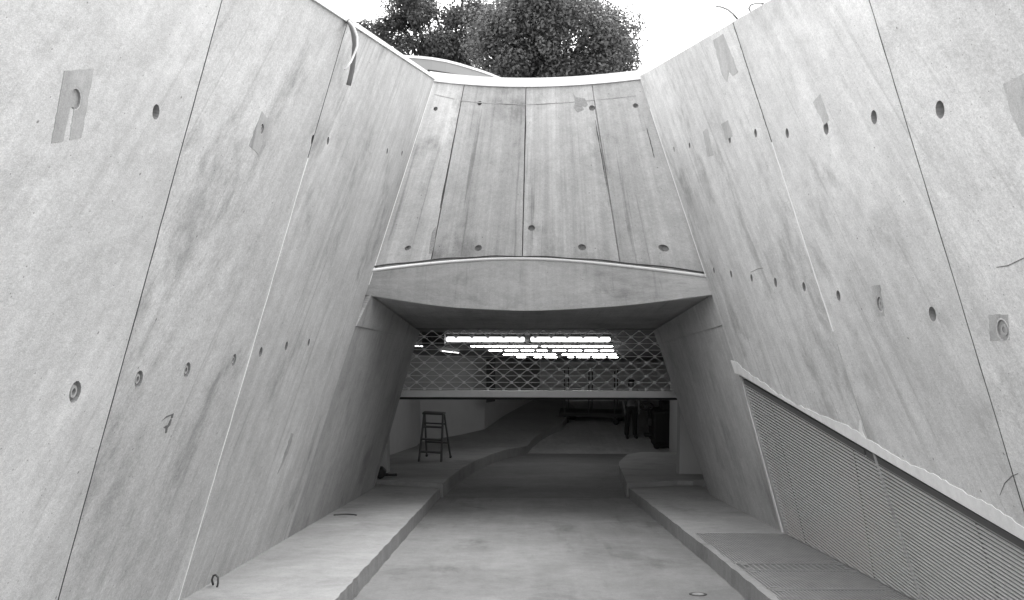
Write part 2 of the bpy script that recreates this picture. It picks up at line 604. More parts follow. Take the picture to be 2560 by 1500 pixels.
left_holes = [(188, 248, .05, 0), (390, 280, .045, 0), (655, 322, .04, 1), (782, 350, .05, 0), (820, 352, .04, 0), (880, 358, .04, 0), (930, 360, .04, 0), (968, 378, .04, 0), (1005, 383, .04, 0),
              (188, 980, .06, 1), (347, 948, .055, 1), (468, 925, .055, 1), (585, 900, .05, 1), (652, 880, .045, 0), (716, 865, .045, 0), (772, 856, .04, 0)]
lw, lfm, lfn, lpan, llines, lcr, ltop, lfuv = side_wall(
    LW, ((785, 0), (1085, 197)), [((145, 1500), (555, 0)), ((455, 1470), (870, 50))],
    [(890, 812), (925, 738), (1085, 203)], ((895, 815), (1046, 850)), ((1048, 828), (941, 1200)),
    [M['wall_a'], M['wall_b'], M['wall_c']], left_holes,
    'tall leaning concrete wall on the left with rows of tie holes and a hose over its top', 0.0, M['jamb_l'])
def seam_on(side, inv_root, name, p, q, w, mat, jitter=0.0, front=0.003):
    fm = lambda u, v: side.P(u, v) - np.array(inv_root.location)
    n = 36
    L = [(p[0] + (q[0] - p[0]) * k / n, p[1] + (q[1] - p[1]) * k / n) for k in range(n + 1)]
    ja = [random.uniform(-jitter, jitter) for _ in L]
    out = [(a + w / 2 + j, b) for (a, b), j in zip(L, ja)] + [(a - w / 2 + j * 0.4, b) for (a, b), j in reversed(list(zip(L, ja)))]
    return shell(name, fm, lambda u, v: side.n, out, [], mat, inv_root, thick=0.012, front=front)
seam_on(LW, lw, 'joint_filler', llines[0][0], llines[0][1], 0.008, M['groove'], 0.003, 0.002)
seam_on(LW, lw, 'joint_filler', lerp2(llines[1][0], llines[1][1], .5), llines[1][1], 0.010, M['groove'], 0.004, 0.002)
seam_on(LW, lw, 'joint_seal', llines[1][0], lerp2(llines[1][0], llines[1][1], .72), 0.016, M['seal'], 0.006)
seam_on(LW, lw, 'joint_seal', lerp2(lcr[0], lcr[1], .46), lcr[1], 0.03, M['seal'], 0.002)
def px_patch(side, root, name, pts, mat, front=0.0015, holes=(), rough=1.1):
    q = []
    for i, p in enumerate(pts):
        b = pts[(i + 1) % len(pts)]
        k = max(1, int(math.hypot(b[0] - p[0], b[1] - p[1]) / 9))
        for j in range(k):
            e = rough if j else 0
            q.append((p[0] + (b[0] - p[0]) * j / k + random.uniform(-e, e), p[1] + (b[1] - p[1]) * j / k + random.uniform(-e, e)))
    pts = q
    fm = lambda u, v: side.P(u, v) - np.array(root.location)
    return shell(name, fm, lambda u, v: side.n, [side.uv(*p) for p in pts], [circ(side.uv(*h[:2]), h[2]) for h in holes], mat, root, thick=0.01, front=front)
px_patch(LW, lw, 'mortar_patch', [(160, 177), (234, 171), (203, 345), (173, 350), (184, 268), (175, 268), (158, 353), (128, 358)], M['patch'], holes=[(190, 247, .046)])
px_patch(LW, lw, 'mortar_patch', [(655, 278), (675, 304), (645, 386), (622, 364)], M['patch'], holes=[(655, 322, .041)])
px_patch(LW, lw, 'mortar_patch', [(884, 318), (898, 326), (877, 402), (855, 392)], M['patch2'])
px_patch(LW, lw, 'mortar_patch', [(932, 338), (944, 335), (930, 385), (920, 378)], M['patch2'])
for pts in ([(404, 1052), (416, 1040), (430, 1035), (434, 1033), (431, 1045), (427, 1046), (429, 1038), (416, 1044)],
            [(426, 1048), (429, 1048), (425, 1062), (418, 1071), (420, 1060)],
            [(408, 1069), (414, 1064), (421, 1062), (419, 1067), (417, 1081), (413, 1083), (414, 1071)]):
    px_patch(LW, lw, 'scratch', pts, M['scratch'], 0.002)
px_patch(LW, lw, 'scratch', [(734, 1085), (728, 1082), (716, 1120), (694, 1185), (702, 1170), (722, 1125)], M['patch'], 0.002)

# ------------------------------------------------------------------ RIGHT WALL
right_holes = [(1685, 373, .04, 0), (1724, 364, .04, 0), (1771, 354, .04, 0), (1824, 348, .05, 0), (1889, 333, .045, 0), (1968, 333, .045, 0), (2065, 320, .055, 0), (2185, 293, .05, 0), (2350, 274, .055, 0),
               (1785, 676, .04, 0), (1828, 685, .045, 0), (1879, 695, .045, 0), (1939, 706, .05, 0), (2010, 717, .045, 0), (2096, 739, .045, 0), (2200, 760, .055, 1), (2331, 785, .05, 0), (2507, 825, .06, 1)]
gtop = (RW.uv(1850, 938), RW.uv(2560, 1353))
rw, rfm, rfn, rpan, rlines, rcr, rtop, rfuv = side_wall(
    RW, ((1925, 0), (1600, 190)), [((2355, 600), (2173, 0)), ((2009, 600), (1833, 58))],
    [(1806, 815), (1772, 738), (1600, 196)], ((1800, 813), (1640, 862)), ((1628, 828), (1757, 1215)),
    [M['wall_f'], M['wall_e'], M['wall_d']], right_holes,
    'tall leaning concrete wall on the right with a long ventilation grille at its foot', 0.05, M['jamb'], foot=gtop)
seam_on(RW, rw, 'joint_filler', rlines[0][0], rlines[0][1], 0.006, M['groove'], 0.003, 0.002)
seam_on(RW, rw, 'joint_filler', rlines[1][0], lerp2(rlines[1][0], rlines[1][1], .38), 0.008, M['patch'], 0.003, 0.002)
seam_on(RW, rw, 'joint_filler', lerp2(rlines[1][0], rlines[1][1], .74), rlines[1][1], 0.016, M['groove'], 0.006, 0.002)
seam_on(RW, rw, 'joint_seal', lerp2(rlines[1][0], rlines[1][1], .40), lerp2(rlines[1][0], rlines[1][1], .74), 0.018, M['seal'], 0.006)
seam_on(RW, rw, 'joint_seal', lerp2(rcr[0], rcr[1], .47), lerp2(rcr[0], rcr[1], .90), 0.03, M['seal'], 0.003)
px_patch(RW, rw, 'mortar_patch', [(2033, 256), (2051, 234), (2074, 300), (2061, 312)], M['patch2'])
px_patch(RW, rw, 'mortar_patch', [(1803, 310), (1820, 300), (1832, 340), (1815, 350)], M['patch2'])
px_patch(RW, rw, 'mortar_patch', [(1757, 330), (1768, 320), (1780, 370), (1785, 388), (1770, 392)], M['patch2'])
px_patch(RW, rw, 'mortar_patch', [(2508, 210), (2575, 176), (2600, 330), (2556, 342), (2530, 290)], M['patch2'])
px_patch(RW, rw, 'mortar_patch', [(2472, 786), (2520, 786), (2524, 850), (2476, 852)], M['patch2'], holes=[(2507, 825, .061)])
px_patch(RW, rw, 'mortar_patch', [(2178, 715), (2200, 712), (2212, 790), (2190, 792)], M['patch2'], holes=[(2200, 760, .056)])
px_patch(RW, rw, 'water_stain', [(1783, 100), (1808, 84), (1846, 180), (1832, 190), (1822, 178), (1818, 206), (1806, 188)], M['patch2'], 0.002)
for pts in ([(2545, 1184), (2530, 1190), (2512, 1208), (2500, 1238)], [(1878, 680), (1895, 672), (1908, 670)], [(2492, 668), (2520, 664), (2560, 645)]):
    uvp = [RW.uv(*p) for p in pts]
    w = 0.0035
    out = [(a, b + w / 2) for a, b in uvp] + [(a, b - w / 2) for a, b in reversed(uvp)]
    shell('crack', rfm, rfn, out, [], M['scratch'], rw, thick=0.01, front=0.002)
# fresh plaster band over the grille (wavy upper edge, clean lower edge)
bl = [(1827, 902), (1838, 934), (1852, 938), (1925, 981), (2000, 1024.7), (2080, 1071.5), (2168, 1123), (2260, 1176.6), (2400, 1258.5), (2560, 1352), (2700, 1434)]
bu = [(2700, 1402), (2560, 1318), (2520, 1290), (2480, 1262), (2430, 1240), (2385, 1215), (2345, 1190), (2300, 1170), (2255, 1150), (2205, 1120), (2170, 1098), (2150, 1082), (2110, 1060), (2060, 1040), (2020, 1022), (1985, 1008), (1960, 992), (1930, 974), (1918, 962), (1885, 942), (1860, 922), (1843, 905)]
bl = [(x, y - 1.0) for x, y in bl]
rag = []
for i, p in enumerate(bu):
    rag.append(p)
    if i < len(bu) - 1:
        q = bu[i + 1]
        for t in (.25, .5, .75):
            rag.append((p[0] + (q[0] - p[0]) * t, p[1] + (q[1] - p[1]) * t + random.uniform(-3.0, 3.0)))
px_patch(RW, rw, 'plaster_band', bl + rag, M['plaster'], front=0.004, rough=0.0)
px_patch(RW, rw, 'plaster_band', [(2149, 1050), (2152, 1050), (2157, 1080), (2166, 1098), (2148, 1090)], M['plaster'], front=0.003)

# ventilation grille (its own thing) set back behind the wall face
GB = 0.06
def guv(px, py):
    return RW.uv(px, py, GB)
gr = thing('ventilation_grille', 'long slatted steel ventilation grille under the white plaster band of the right wall', 'grille', tuple(RW.P(6.5, 0)))
ginv = np.array(gr.location)
gfm = lambda u, v: RW.P(u, v) - RW.n * GB - ginv
def gpt(px, py, d=GB):
    return Vector(hit(px, py, RW.o - RW.n * d, RW.n) - ginv)
NB = 48
bars, N3 = MB(), Vector(RW.n)
bottom_a, bottom_b = guv(1957, 1338), (-2.0, 0.0)
for i in range(NB):
    t = (i + 0.9) / NB
    x0, y0 = 1853 + (1958 - 1853) * t, 951 + (1340 - 951) * t
    sl = 0.590 + (0.85 - 0.590) * t
    a = guv(x0 - 18, y0 - 18 * sl)
    b = guv(x0 + 300, y0 + 300 * sl)
    # run forward until the foot of the wall or behind the camera side
    d = np.array(b) - np.array(a)
    tt = (-0.05 - a[1]) / d[1] if d[1] < 0 else 1e9
    tu = (2.2 - a[0]) / d[0]
    k = min(tt, tu)
    if k < 0.02:
        continue
    e = np.array(a) + d * k
    p, q = Vector(gfm(*a)), Vector(gfm(*e))
    dirv = (q - p).normalized()
    upv = N3.cross(dirv).normalized()
    if upv.z < 0:
        upv = -upv
    # slat: outer lip bright, sloped inward-up like a louvre
    o1, o2 = N3 * 0.0, -N3 * 0.013 + upv * 0.002
    th = upv * 0.0064
    bars.add([p + o1, p + o2, p + o2 + th, p + o1 + th, q + o1, q + o2, q + o2 + th, q + o1 + th],
             [(0, 1, 2, 3), (7, 6, 5, 4), (0, 4, 5, 1), (1, 5, 6, 2), (2, 6, 7, 3), (3, 7, 4, 0)])
sl_ob = bars.build('slats', M['grate'], gr)
rods = MB()
NR = 85
for j in range(NR):
    fr = j / (NR - 1)
    # rods cross the slats, parallel to the left edge of the frame
    u0 = guv(1850, 940)[0] - fr * (guv(1850, 940)[0] - 2.6)
    ub = guv(1957, 1338)[0] - fr * (guv(1957, 1338)[0] - 2.4)
    a = (ub, 0.01)
    tp = (isect((u0, 0), (u0 + 1e-6, 1), *[guv(1850, 940), guv(2560, 1353)]))
    if tp[1] < 0.05:
        continue
    tp = lerp2(tp, a, .045 / max(tp[1], .06))
    rods.bar(Vector(gfm(*a)) - N3 * 0.022, Vector(gfm(*tp)) - N3 * 0.024, 0.005, 0.008)
rods.build('cross_rods', M['rod'], gr)
fra = MB()
fra.bar(gpt(1849, 937, .045), gpt(1959, 1340, .045), 0.04, 0.018, RW.n)
fra.build('frame_post', M['alu'], gr)
hd = MB()
for (xa, xb) in ((1852, 2166), (2170, 2700)):
    y = lambda x: 943 + (x - 1850) * 0.5845
    hd.bar(gpt(xa, y(xa) + 3, .075), gpt(xb, y(xb) + 3, .075), 0.03, 0.05, RW.v)
hd.build('head_rail', M['rod'], gr)
back = [guv(1846, 930), guv(1960, 1345), (1.5, -0.02), (1.5, guv(2560, 1353)[1] - .2)]
bk = [(u, v) for u, v in [(back[1][0], -0.03), (1.8, -0.03), (1.8, 0.25), gtop[1], gtop[0]]]
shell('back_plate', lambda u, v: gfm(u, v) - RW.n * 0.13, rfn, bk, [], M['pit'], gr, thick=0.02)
for (x0, y0, x1, y1) in ((1930, 1002, 2018, 1357), (2137, 1120, 2195, 1475), (2440, 1290, 2520, 1560)):
    MB().bar(gpt(x0, y0, GB + .02), gpt(x1, y1, GB + .02), 0.012, 0.03, RW.n).build('mullion', M['rod'], gr)

# ------------------------------------------------------------------ FRONT WALL over the tunnel (ruled, leaning back)
def arc(pl, pc, pr, x):          # quadratic through three 3-D points, parameter x in 0..1
    l0, l1, l2 = (x - .5) * (x - 1) * 2, -x * (x - 1) * 4, x * (x - .5) * 2
    return pl * l0 + pc * l1 + pr * l2
nR = nrm((0, S, 1))
def wall_pt(side, px, py):
    return hit(px, py, side.o, side.n)
bL, bR = wall_pt(LW, 934, 678), wall_pt(RW, 1752, 690)
bC = at_y(1312, 650, 13.0)
tL, tR = wall_pt(LW, 1085, 203), wall_pt(RW, 1600, 196)
tC = at_y(1330, 217, 13.95)
tR = at_y(1600, 198, tR[1])
def FW(a, b):
    p = arc(bL, bC, bR, a)
    q = arc(tL, tC, tR, a)
    return p * (1 - b) + q * b
def FN(a, b):
    du = FW(a + 1e-3, b) - FW(a - 1e-3, b)
    dv = FW(a, b + 1e-3) - FW(a, b - 1e-3)
    n = nrm(np.cross(du, dv))
    return n if n[1] < 0 else -n
def inv_px(fm, px, py, g=(0.5, 0.5)):
    x = np.array(g, float)
    for _ in range(25):
        r = project(fm(*x)) - np.array([px, py])
        J = np.array([(project(fm(x[0] + 1e-4, x[1])) - project(fm(*x))) / 1e-4, (project(fm(x[0], x[1] + 1e-4)) - project(fm(*x))) / 1e-4]).T
        x = x - np.linalg.solve(J, r)
    return tuple(x)
fwl = thing('front_wall', 'concave concrete wall leaning back above the garage mouth under a white coping', 'wall', tuple(FW(.5, 0)))
finv = np.array(fwl.location)
ffm = lambda a, b: FW(a, b) - finv
joint_px = [((1160, 216), (1080, 640)), ((1315, 217), (1306, 640)), ((1480, 214), (1548, 645))]
js = [(inv_px(FW, *p, g=(.5, .9)), inv_px(FW, *q, g=(.5, .1))) for p, q in joint_px]
edges = [((-0.012, 1.0), (-0.012, 0.0))] + [((isect(t, b, (0, 1), (1, 1))), isect(t, b, (0, 0), (1, 0))) for t, b in js] + [((1.012, 1.0), (1.012, 0.0))]
fholes = [(1089, 272, .04), (1199, 258, .045), (1480, 270, .055), (1589, 264, .045), (1020, 620, .04), (1196, 620, .055), (1329, 570, .055), (1455, 618, .055), (1659, 620, .055)]
Wd = float(np.linalg.norm(FW(1, .5) - FW(0, .5)))
Hd = float(np.linalg.norm(FW(.5, 1) - FW(.5, 0)))
fh = [(inv_px(FW, x, y), r * .82) for x, y, r in fholes]
fuvF = lambda a, b: (a * Wd, b * Hd)
for i in range(len(edges) - 1):
    (t0, b0), (t1, b1) = edges[i], edges[i + 1]
    g = 0.0018 if 0 < i else 0
    h = 0.0018 if i < len(edges) - 2 else 0
    nseg = 8
    out = [(b0[0] + g + (b1[0] - h - b0[0] - g) * k / nseg, 0.0) for k in range(nseg + 1)] + [(t1[0] - h + (t0[0] + g - t1[0] + h) * k / nseg, 1.0) for k in range(nseg + 1)]
    mine = [q for q in fh if inside(q[0], out)]
    pn = shell('wall_panel', ffm, FN, out, [[(c[0] + r / Wd * math.cos(2 * math.pi * k / 14), c[1] + r / Hd * math.sin(2 * math.pi * k / 14)) for k in range(14)] for c, r in mine],
               (M['front'], M['front_b'], M['front'], M['front_b'])[i], fwl, 0.4, fuvF, grid_step=(0.05, 0.12))
    for c, r in mine:
        tie_hole(ffm, FN, c, r, pn, False, 0.05, 1 / Wd, 1 / Hd)
# horizontal pour line near the top
pl = [inv_px(FW, *p, g=(.5, .9)) for p in ((1086, 236), (1160, 253), (1315, 262), (1480, 251), (1590, 240))]
plf = []
for i in range(4):
    for k in range(5):
        plf.append(lerp2(pl[i], pl[i + 1], k / 5))
plf.append(pl[-1])
ws = [random.uniform(.0008, .0035) for _ in plf]
shell('pour_line', ffm, FN, [(a, b + w) for (a, b), w in zip(plf, ws)] + [(a, b - w) for (a, b), w in reversed(list(zip(plf, ws)))], [], M['fstain'], fwl, thick=0.01, front=0.003)
def front_patch(name, pts, mat, front=0.003):
    shell(name, ffm, FN, [inv_px(FW, *p) for p in pts], [], mat, fwl, thick=0.01, front=front)
front_patch('water_stain', [(1432, 232), (1440, 243), (1462, 246), (1470, 262), (1458, 276), (1444, 282), (1434, 270), (1438, 256)], M['fstain'])
front_patch('joint_filler', [(1082, 578), (1090, 566), (1088, 600), (1080, 634), (1072, 634), (1076, 604)], M['fstain'])
for (x0, y0, x1, y1, w) in ((1150, 270, 1100, 520, 2.2), (1315, 290, 1308, 560, 2.0), (1488, 300, 1520, 480, 3.2), (1617, 320, 1636, 395, 1.6), (1672, 500, 1695, 570, 2.0)):
    n = 12
    L = [(x0 + (x1 - x0) * k / n + random.uniform(-.5, .5), y0 + (y1 - y0) * k / n, w * random.uniform(.3, .8) * (0.3 if k in (0, n) else 1)) for k in range(n + 1)]
    front_patch('joint_filler', [(x - ww / 2, y) for x, y, ww in L] + [(x + ww / 2, y) for x, y, ww in reversed(L)], M['groove'], 0.004)

# coping along the top: front band and top slab as one ribbon
def ribbon(name, pts_list, mat, parent, smooth=False, close=False, inv=(0, 0, 0)):
    n, m = len(pts_list), len(pts_list[0])
    vs = [np.asarray(p) - np.asarray(inv) for r in pts_list for p in r]
    fs = []
    for i in range(n - 1):
        for j in range(m - 1 + (1 if close else 0)):
            j2 = (j + 1) % m
            fs.append((i * m + j, i * m + j2, (i + 1) * m + j2, (i + 1) * m + j))
    if close:
        fs.append(tuple(reversed(range(m))))
        fs.append(tuple(range((n - 1) * m, n * m)))
    me = mesh_from(name, vs, fs)
    bm = bmesh.new(); bm.from_mesh(me)
    bmesh.ops.recalc_face_normals(bm, faces=bm.faces[:])
    bm.to_mesh(me); bm.free()
    if smooth:
        me.polygons.foreach_set('use_smooth', [True] * len(me.polygons))
    return obj(name, me, mat, parent)
rows = []
for k in range(33):
    a = -0.02 + 1.04 * k / 32
    p = arc(tL, tC, tR, a)
    f = np.array([0, -1.0, 0]); z = np.array([0, 0, 1.0])
    rows.append([p + f * .05 - z * .005, p + f * .03 + z * .128, p - f * .55 + z * .14, p - f * .55 - z * .005])
ribbon('coping', rows, M['coping'], fwl, close=True, inv=finv)
# metal flashing on the left wall's top edge
rows = []
for k in range(25):
    u = -4.9 + (ltop[1][0] + 0.02 + 4.9) * k / 24
    t = (u - ltop[0][0]) / (ltop[1][0] - ltop[0][0])
    p = LW.P(u, ltop[0][1] + (ltop[1][1] - ltop[0][1]) * t)
    rows.append([p + LW.n * .02 - LW.v * .006, p + LW.n * .02 + LW.v * .035, p - LW.n * .36 + LW.v * .045, p - LW.n * .36 - LW.v * .006])
ribbon('coping', rows, M['coping'], lw, close=True, inv=np.array(lw.location))

# ------------------------------------------------------------------ LINTEL and soffit
lin = thing('lintel_beam', 'curved concrete lintel beam spanning the garage mouth below the leaning front wall', 'beam', tuple(bC))
linv = np.array(lin.location)
qL, qR = wall_pt(LW, 925, 738), wall_pt(RW, 1772, 738)
so = (0, 0, ZC - 1.5 + HS)
qC = hit(1312, 776, so, nR)
NSEG = 40
fwd = np.array([0, -1.0, 0])
face, vsuv = [], []
for k in range(NSEG + 1):
    a = -0.012 + 1.024 * k / NSEG
    up = arc(bL, bC, bR, a) + fwd * 0.045 + np.array([0, 0, -0.004 - 0.006 * math.sin(a * 9)])
    lo = arc(qL, qC, qR, a)
    lo = lo + np.array([0, 0, 0.012 * math.sin(a * 21) * 0.3])
    back_u = arc(bL, bC, bR, a) - fwd * 0.35 + np.array([0, 0, -0.01])
    face.append([back_u, up + fwd * -0.012 + np.array([0, 0, .006]), up - np.array([0, 0, .014])] + [up * (1 - t) + lo * t for t in (.2, .4, .6, .8, 1.0)])
vs, fs, uv = [], [], []
mcols = len(face[0])
for k, r in enumerate(face):
    for j, p in enumerate(r):
        vs.append(p - linv); uv.append((k / NSEG * Wd, -j * .25))
for k in range(NSEG):
    for j in range(mcols - 1):
        fs.append((k * mcols + j, (k + 1) * mcols + j, (k + 1) * mcols + j + 1, k * mcols + j + 1)[::-1])
obj('beam_face', mesh_from('beam_face', vs, fs, uv), M['lintel'], lin)
# pale sealant bead lying on the ledge and the dark gap above it
b1, b2 = MB(), MB()
pts1 = [Vector(r[1] - linv + fwd * .004 + np.array([0, 0, .012])) for r in face]
pts2 = [Vector(arc(bL, bC, bR, -0.012 + 1.024 * k / NSEG) - linv + fwd * .006 + np.array([0, 0, .052 + .006 * math.sin(k * .9)])) for k in range(0, NSEG + 1)]
b1.tube(pts1, 0.021, 6)
b1.build('joint_bead', M['plaster'], lin)
b2.tube(pts2, 0.010, 6)
b2.build('joint_gap', M['groove'], lin)
# soffit from the lintel edge back into the garage
vs, fs = [], []
for k in range(NSEG + 1):
    a = -0.012 + 1.024 * k / NSEG
    lo = arc(qL, qC, qR, a)
    x1 = lo[0] * 1.03
    vs.append(lo - linv)
    vs.append(lo + np.array([0, .02, -.012]) - linv)
    vs.append(lo + np.array([0, .05, -.012]) - linv)
    vs.append(lo + np.array([0, .06, 0.004]) - linv)
    for yy in (13.6, 15.0, 16.7):
        yv = max(yy, lo[1] + .1)
        vs.append(np.array([x1 if yy < 16 else lo[0] * 1.15, yv, ZC - 1.5 + HS - S * yv + 0.004]) - linv)
for k in range(NSEG):
    for j in range(6):
        fs.append((k * 7 + j, k * 7 + j + 1, (k + 1) * 7 + j + 1, (k + 1) * 7 + j)[::-1])
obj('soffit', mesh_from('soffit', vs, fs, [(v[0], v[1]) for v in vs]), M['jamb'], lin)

# ------------------------------------------------------------------ ROAD, PAVEMENTS, FLOOR
yj = float(on_ramp(1300, 1244, 0)[1])
ys = [-14 + 0.5 * k for k in range(28 + int(yj / .5))] + [yj]
vs, fs = [], []
for y in ys:
    w0, w1 = (-2.6, 3.0) if y < 15 else (-5, 12)
    vs += [(w0, y, road_z(y)), (w1, y, road_z(y))]
for i in range(len(ys) - 1):
    fs.append((2 * i, 2 * i + 1, 2 * i + 3, 2 * i + 2))
rm = mesh_from('road', vs, fs)
rm.materials.append(M['road'])
tag(obj('road', rm), kind='structure')
ys = [yj + .006] + [k * .5 for k in range(int(yj / .5) + 1, int(YF / .5) + 1)]
vs, fs = [], []
for y in ys:
    w0, w1 = (-2.6, 3.0) if y < 15 else (-5, 12)
    vs += [(w0, y, road_z(y)), (w1, y, road_z(y))]
for i in range(len(ys) - 1):
    fs.append((2 * i, 2 * i + 1, 2 * i + 3, 2 * i + 2))
tag(obj('level_floor', mesh_from('level_floor', [(-5, YF + .006, .001), (12, YF + .006, .001), (12, 42, .001), (-5, 42, .001)], [(0, 1, 2, 3)]), M['floor2']), kind='structure')
tag(obj('garage_floor', mesh_from('garage_floor', vs, fs), M['floor']), kind='structure')
# expansion joint across the road at the mouth and a faint long crack
jt = MB()
pts = [(x, yj + random.uniform(-.008, .008), road_z(yj) + 0.004) for x in np.linspace(-1.2, 1.6, 24)]
vsj = [(p[0], p[1] - random.uniform(.004, .014), p[2] + S * .01) for p in pts] + [(p[0], p[1] + random.uniform(.004, .012), p[2] - S * .01) for p in pts]
tag(obj('road_joint', mesh_from('road_joint', vsj, [(i, i + 1, 25 + i, 24 + i) for i in range(23)]), M['groove']), kind='structure')

def slab(name, poly, h, mat, drop=0.02, zfun=road_z, jit=0.0, bevel=0.008):
    """raised paving: polygon (x,y) following the fall, top at road+h"""
    dense = []
    n = len(poly)
    for i in range(n):
        a, b = poly[i], poly[(i + 1) % n]
        L = math.hypot(b[0] - a[0], b[1] - a[1])
        m = max(1, int(L / .12))
        for k in range(m):
            t = k / m
            j = random.uniform(-jit, jit) if k else 0
            dense.append((a[0] + (b[0] - a[0]) * t + j, a[1] + (b[1] - a[1]) * t + j))
    ov, of = cdt(dense, [])
    vs = [(p[0], p[1], zfun(p[1]) + h) for p in ov]
    fs = []
    for f in of:
        a, b, c = (np.array(vs[i]) for i in f[:3])
        fs.append(f if np.cross(b - a, c - a)[2] > 0 else tuple(reversed(f)))
    b0, m = len(vs), len(dense)
    ar = sum(dense[i][0] * dense[(i + 1) % m][1] - dense[(i + 1) % m][0] * dense[i][1] for i in range(m))
    vs += [(p[0], p[1], zfun(p[1]) + h) for p in dense] + [(p[0], p[1], zfun(p[1]) - drop) for p in dense]
    for i in range(m):
        j = (i + 1) % m
        q = (b0 + m + i, b0 + m + j, b0 + j, b0 + i)
        fs.append(q if ar > 0 else tuple(reversed(q)))
    return tag(obj(name, mesh_from(name, vs, fs), mat), kind='structure')
YS = 14.15
slab('pavement_left', [(-2.45, -8), (-1.245, -8), (-1.25, 3), (-1.265, 10), (-1.27, YS), (-2.45, YS)], HP, M['pave'], jit=.007)
GX = 1.72
slab('pavement_right', [(1.66, -8), (GX, -8), (GX, 9.05), (2.75, 9.05), (2.75, YS), (1.60, YS), (1.63, 11), (1.66, 8)], HP, M['pave'], jit=.007)
HI = 0.225
lk = [on_ramp(x, y, HI) for x, y in ((1107, 1208), (1125, 1192), (1155, 1170), (1192, 1150), (1230, 1135), (1268, 1123), (1308, 1117), (1330, 1100), (1351, 1083), (1378, 1068), (1406, 1057))]
lwall = [(-3.15, 15.4), (-3.08, 19), (-2.9, 25.4), (-1.83, 26.3), (-1.17, 27.0), (-.63, 29), (.56, 32.3)]
slab('inner_pavement_left', [(p[0], p[1]) for p in lk] + [(1.7, 30.5), (1.2, 32.6)] + [(x - .1, y + .05) for x, y in reversed(lwall)] + [(-3.2, YS + .004), (-2.3, YS + .004)], HI, M['pave'])
rk = [on_ramp(x, y, HI) for x, y in ((1567, 1208), (1556, 1182), (1547, 1162), (1548, 1154), (1556, 1147), (1570, 1135))]
slab('inner_pavement_right', [(p[0], p[1]) for p in reversed(rk)] + [(2.4, YS + .004), (2.65, YS + .004), (4.0, YS + 1.6), (4.1, 21.9), (2.9, 22.2)], HI, M['pave'])

# ------------------------------------------------------------------ GARAGE ROOM
def extr_wall(name, pts, z0, z1, mat, label, th=.25, side=1):
    vs, fs = [], []
    n = len(pts)
    off = []
    for i in range(n):
        a = np.array(pts[max(i - 1, 0)]); b = np.array(pts[min(i + 1, n - 1)])
        d = nrm(b - a)
        off.append(np.array([-d[1], d[0]]) * th * side)
    for (x, y), o in zip(pts, off):
        zz = z0(y) if callable(z0) else z0
        vs += [(x, y, zz), (x, y, z1), (x + o[0], y + o[1], z1), (x + o[0], y + o[1], zz)]
    for i in range(n - 1):
        for j in range(4):
            j2 = (j + 1) % 4
            fs.append((4 * i + j, 4 * i + j2, 4 * i + 4 + j2, 4 * i + 4 + j))
    fs.append((3, 2, 1, 0)); fs.append((4 * n - 4, 4 * n - 3, 4 * n - 2, 4 * n - 1))
    me = mesh_from(name, vs, fs)
    bm = bmesh.new(); bm.from_mesh(me)
    bmesh.ops.recalc_face_normals(bm, faces=bm.faces[:])
    bm.to_mesh(me); bm.free()
    return tag(obj(name, me, mat), label, 'wall')
extr_wall('garage_wall', lwall, lambda y: road_z(y) - .2, 5.2, M['inner'], 'pale curving wall inside the garage behind the stepladder', side=1)
extr_wall('garage_wall', [(3.45, 15.4), (3.74, 20.7), (4.04, 25.2)], lambda y: road_z(y) - .2, 5.2, M['inner'], 'pale wall inside the garage on the right, in front of the pallet truck', side=-1)
extr_wall('garage_wall', [(.5, 32.4), (12, 33.6)], -.2, 5.2, M['plaster'], 'grey wall at the back of the garage behind the trolley', side=1)
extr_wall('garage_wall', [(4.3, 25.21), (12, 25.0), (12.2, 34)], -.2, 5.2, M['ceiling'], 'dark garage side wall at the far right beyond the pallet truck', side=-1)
cy = [15.9, 28.0]
zc = lambda y: ZC - 1.5 + HS - S * y
vs = [(-5, cy[0], zc(cy[0])), (12, cy[0], zc(cy[0])), (12, cy[1], zc(cy[1])), (-5, cy[1], zc(cy[1])), (12, 40, zc(28)), (-5, 40, zc(28)),
      (-5, cy[0], 6.4), (12, cy[0], 6.4), (12, 40, 6.4), (-5, 40, 6.4)]
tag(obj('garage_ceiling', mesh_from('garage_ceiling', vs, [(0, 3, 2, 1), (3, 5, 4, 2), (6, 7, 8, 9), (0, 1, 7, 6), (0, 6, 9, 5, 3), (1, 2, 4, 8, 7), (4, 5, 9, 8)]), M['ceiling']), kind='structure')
# walls beside the mouth, closing room to the earth
for (x0, x1, lab) in ((-5.2, -2.34, 'dark inner side of the garage mouth wall on the left'), (2.66, 5.2, 'dark inner side of the garage mouth wall on the right')):
    m = MB()
    m.box(((x0 + x1) / 2, 15.62, 3.9), (x1 - x0, .3, 5.4))
    tag(m.build('mouth_wall', M['jamb']), lab, 'wall')

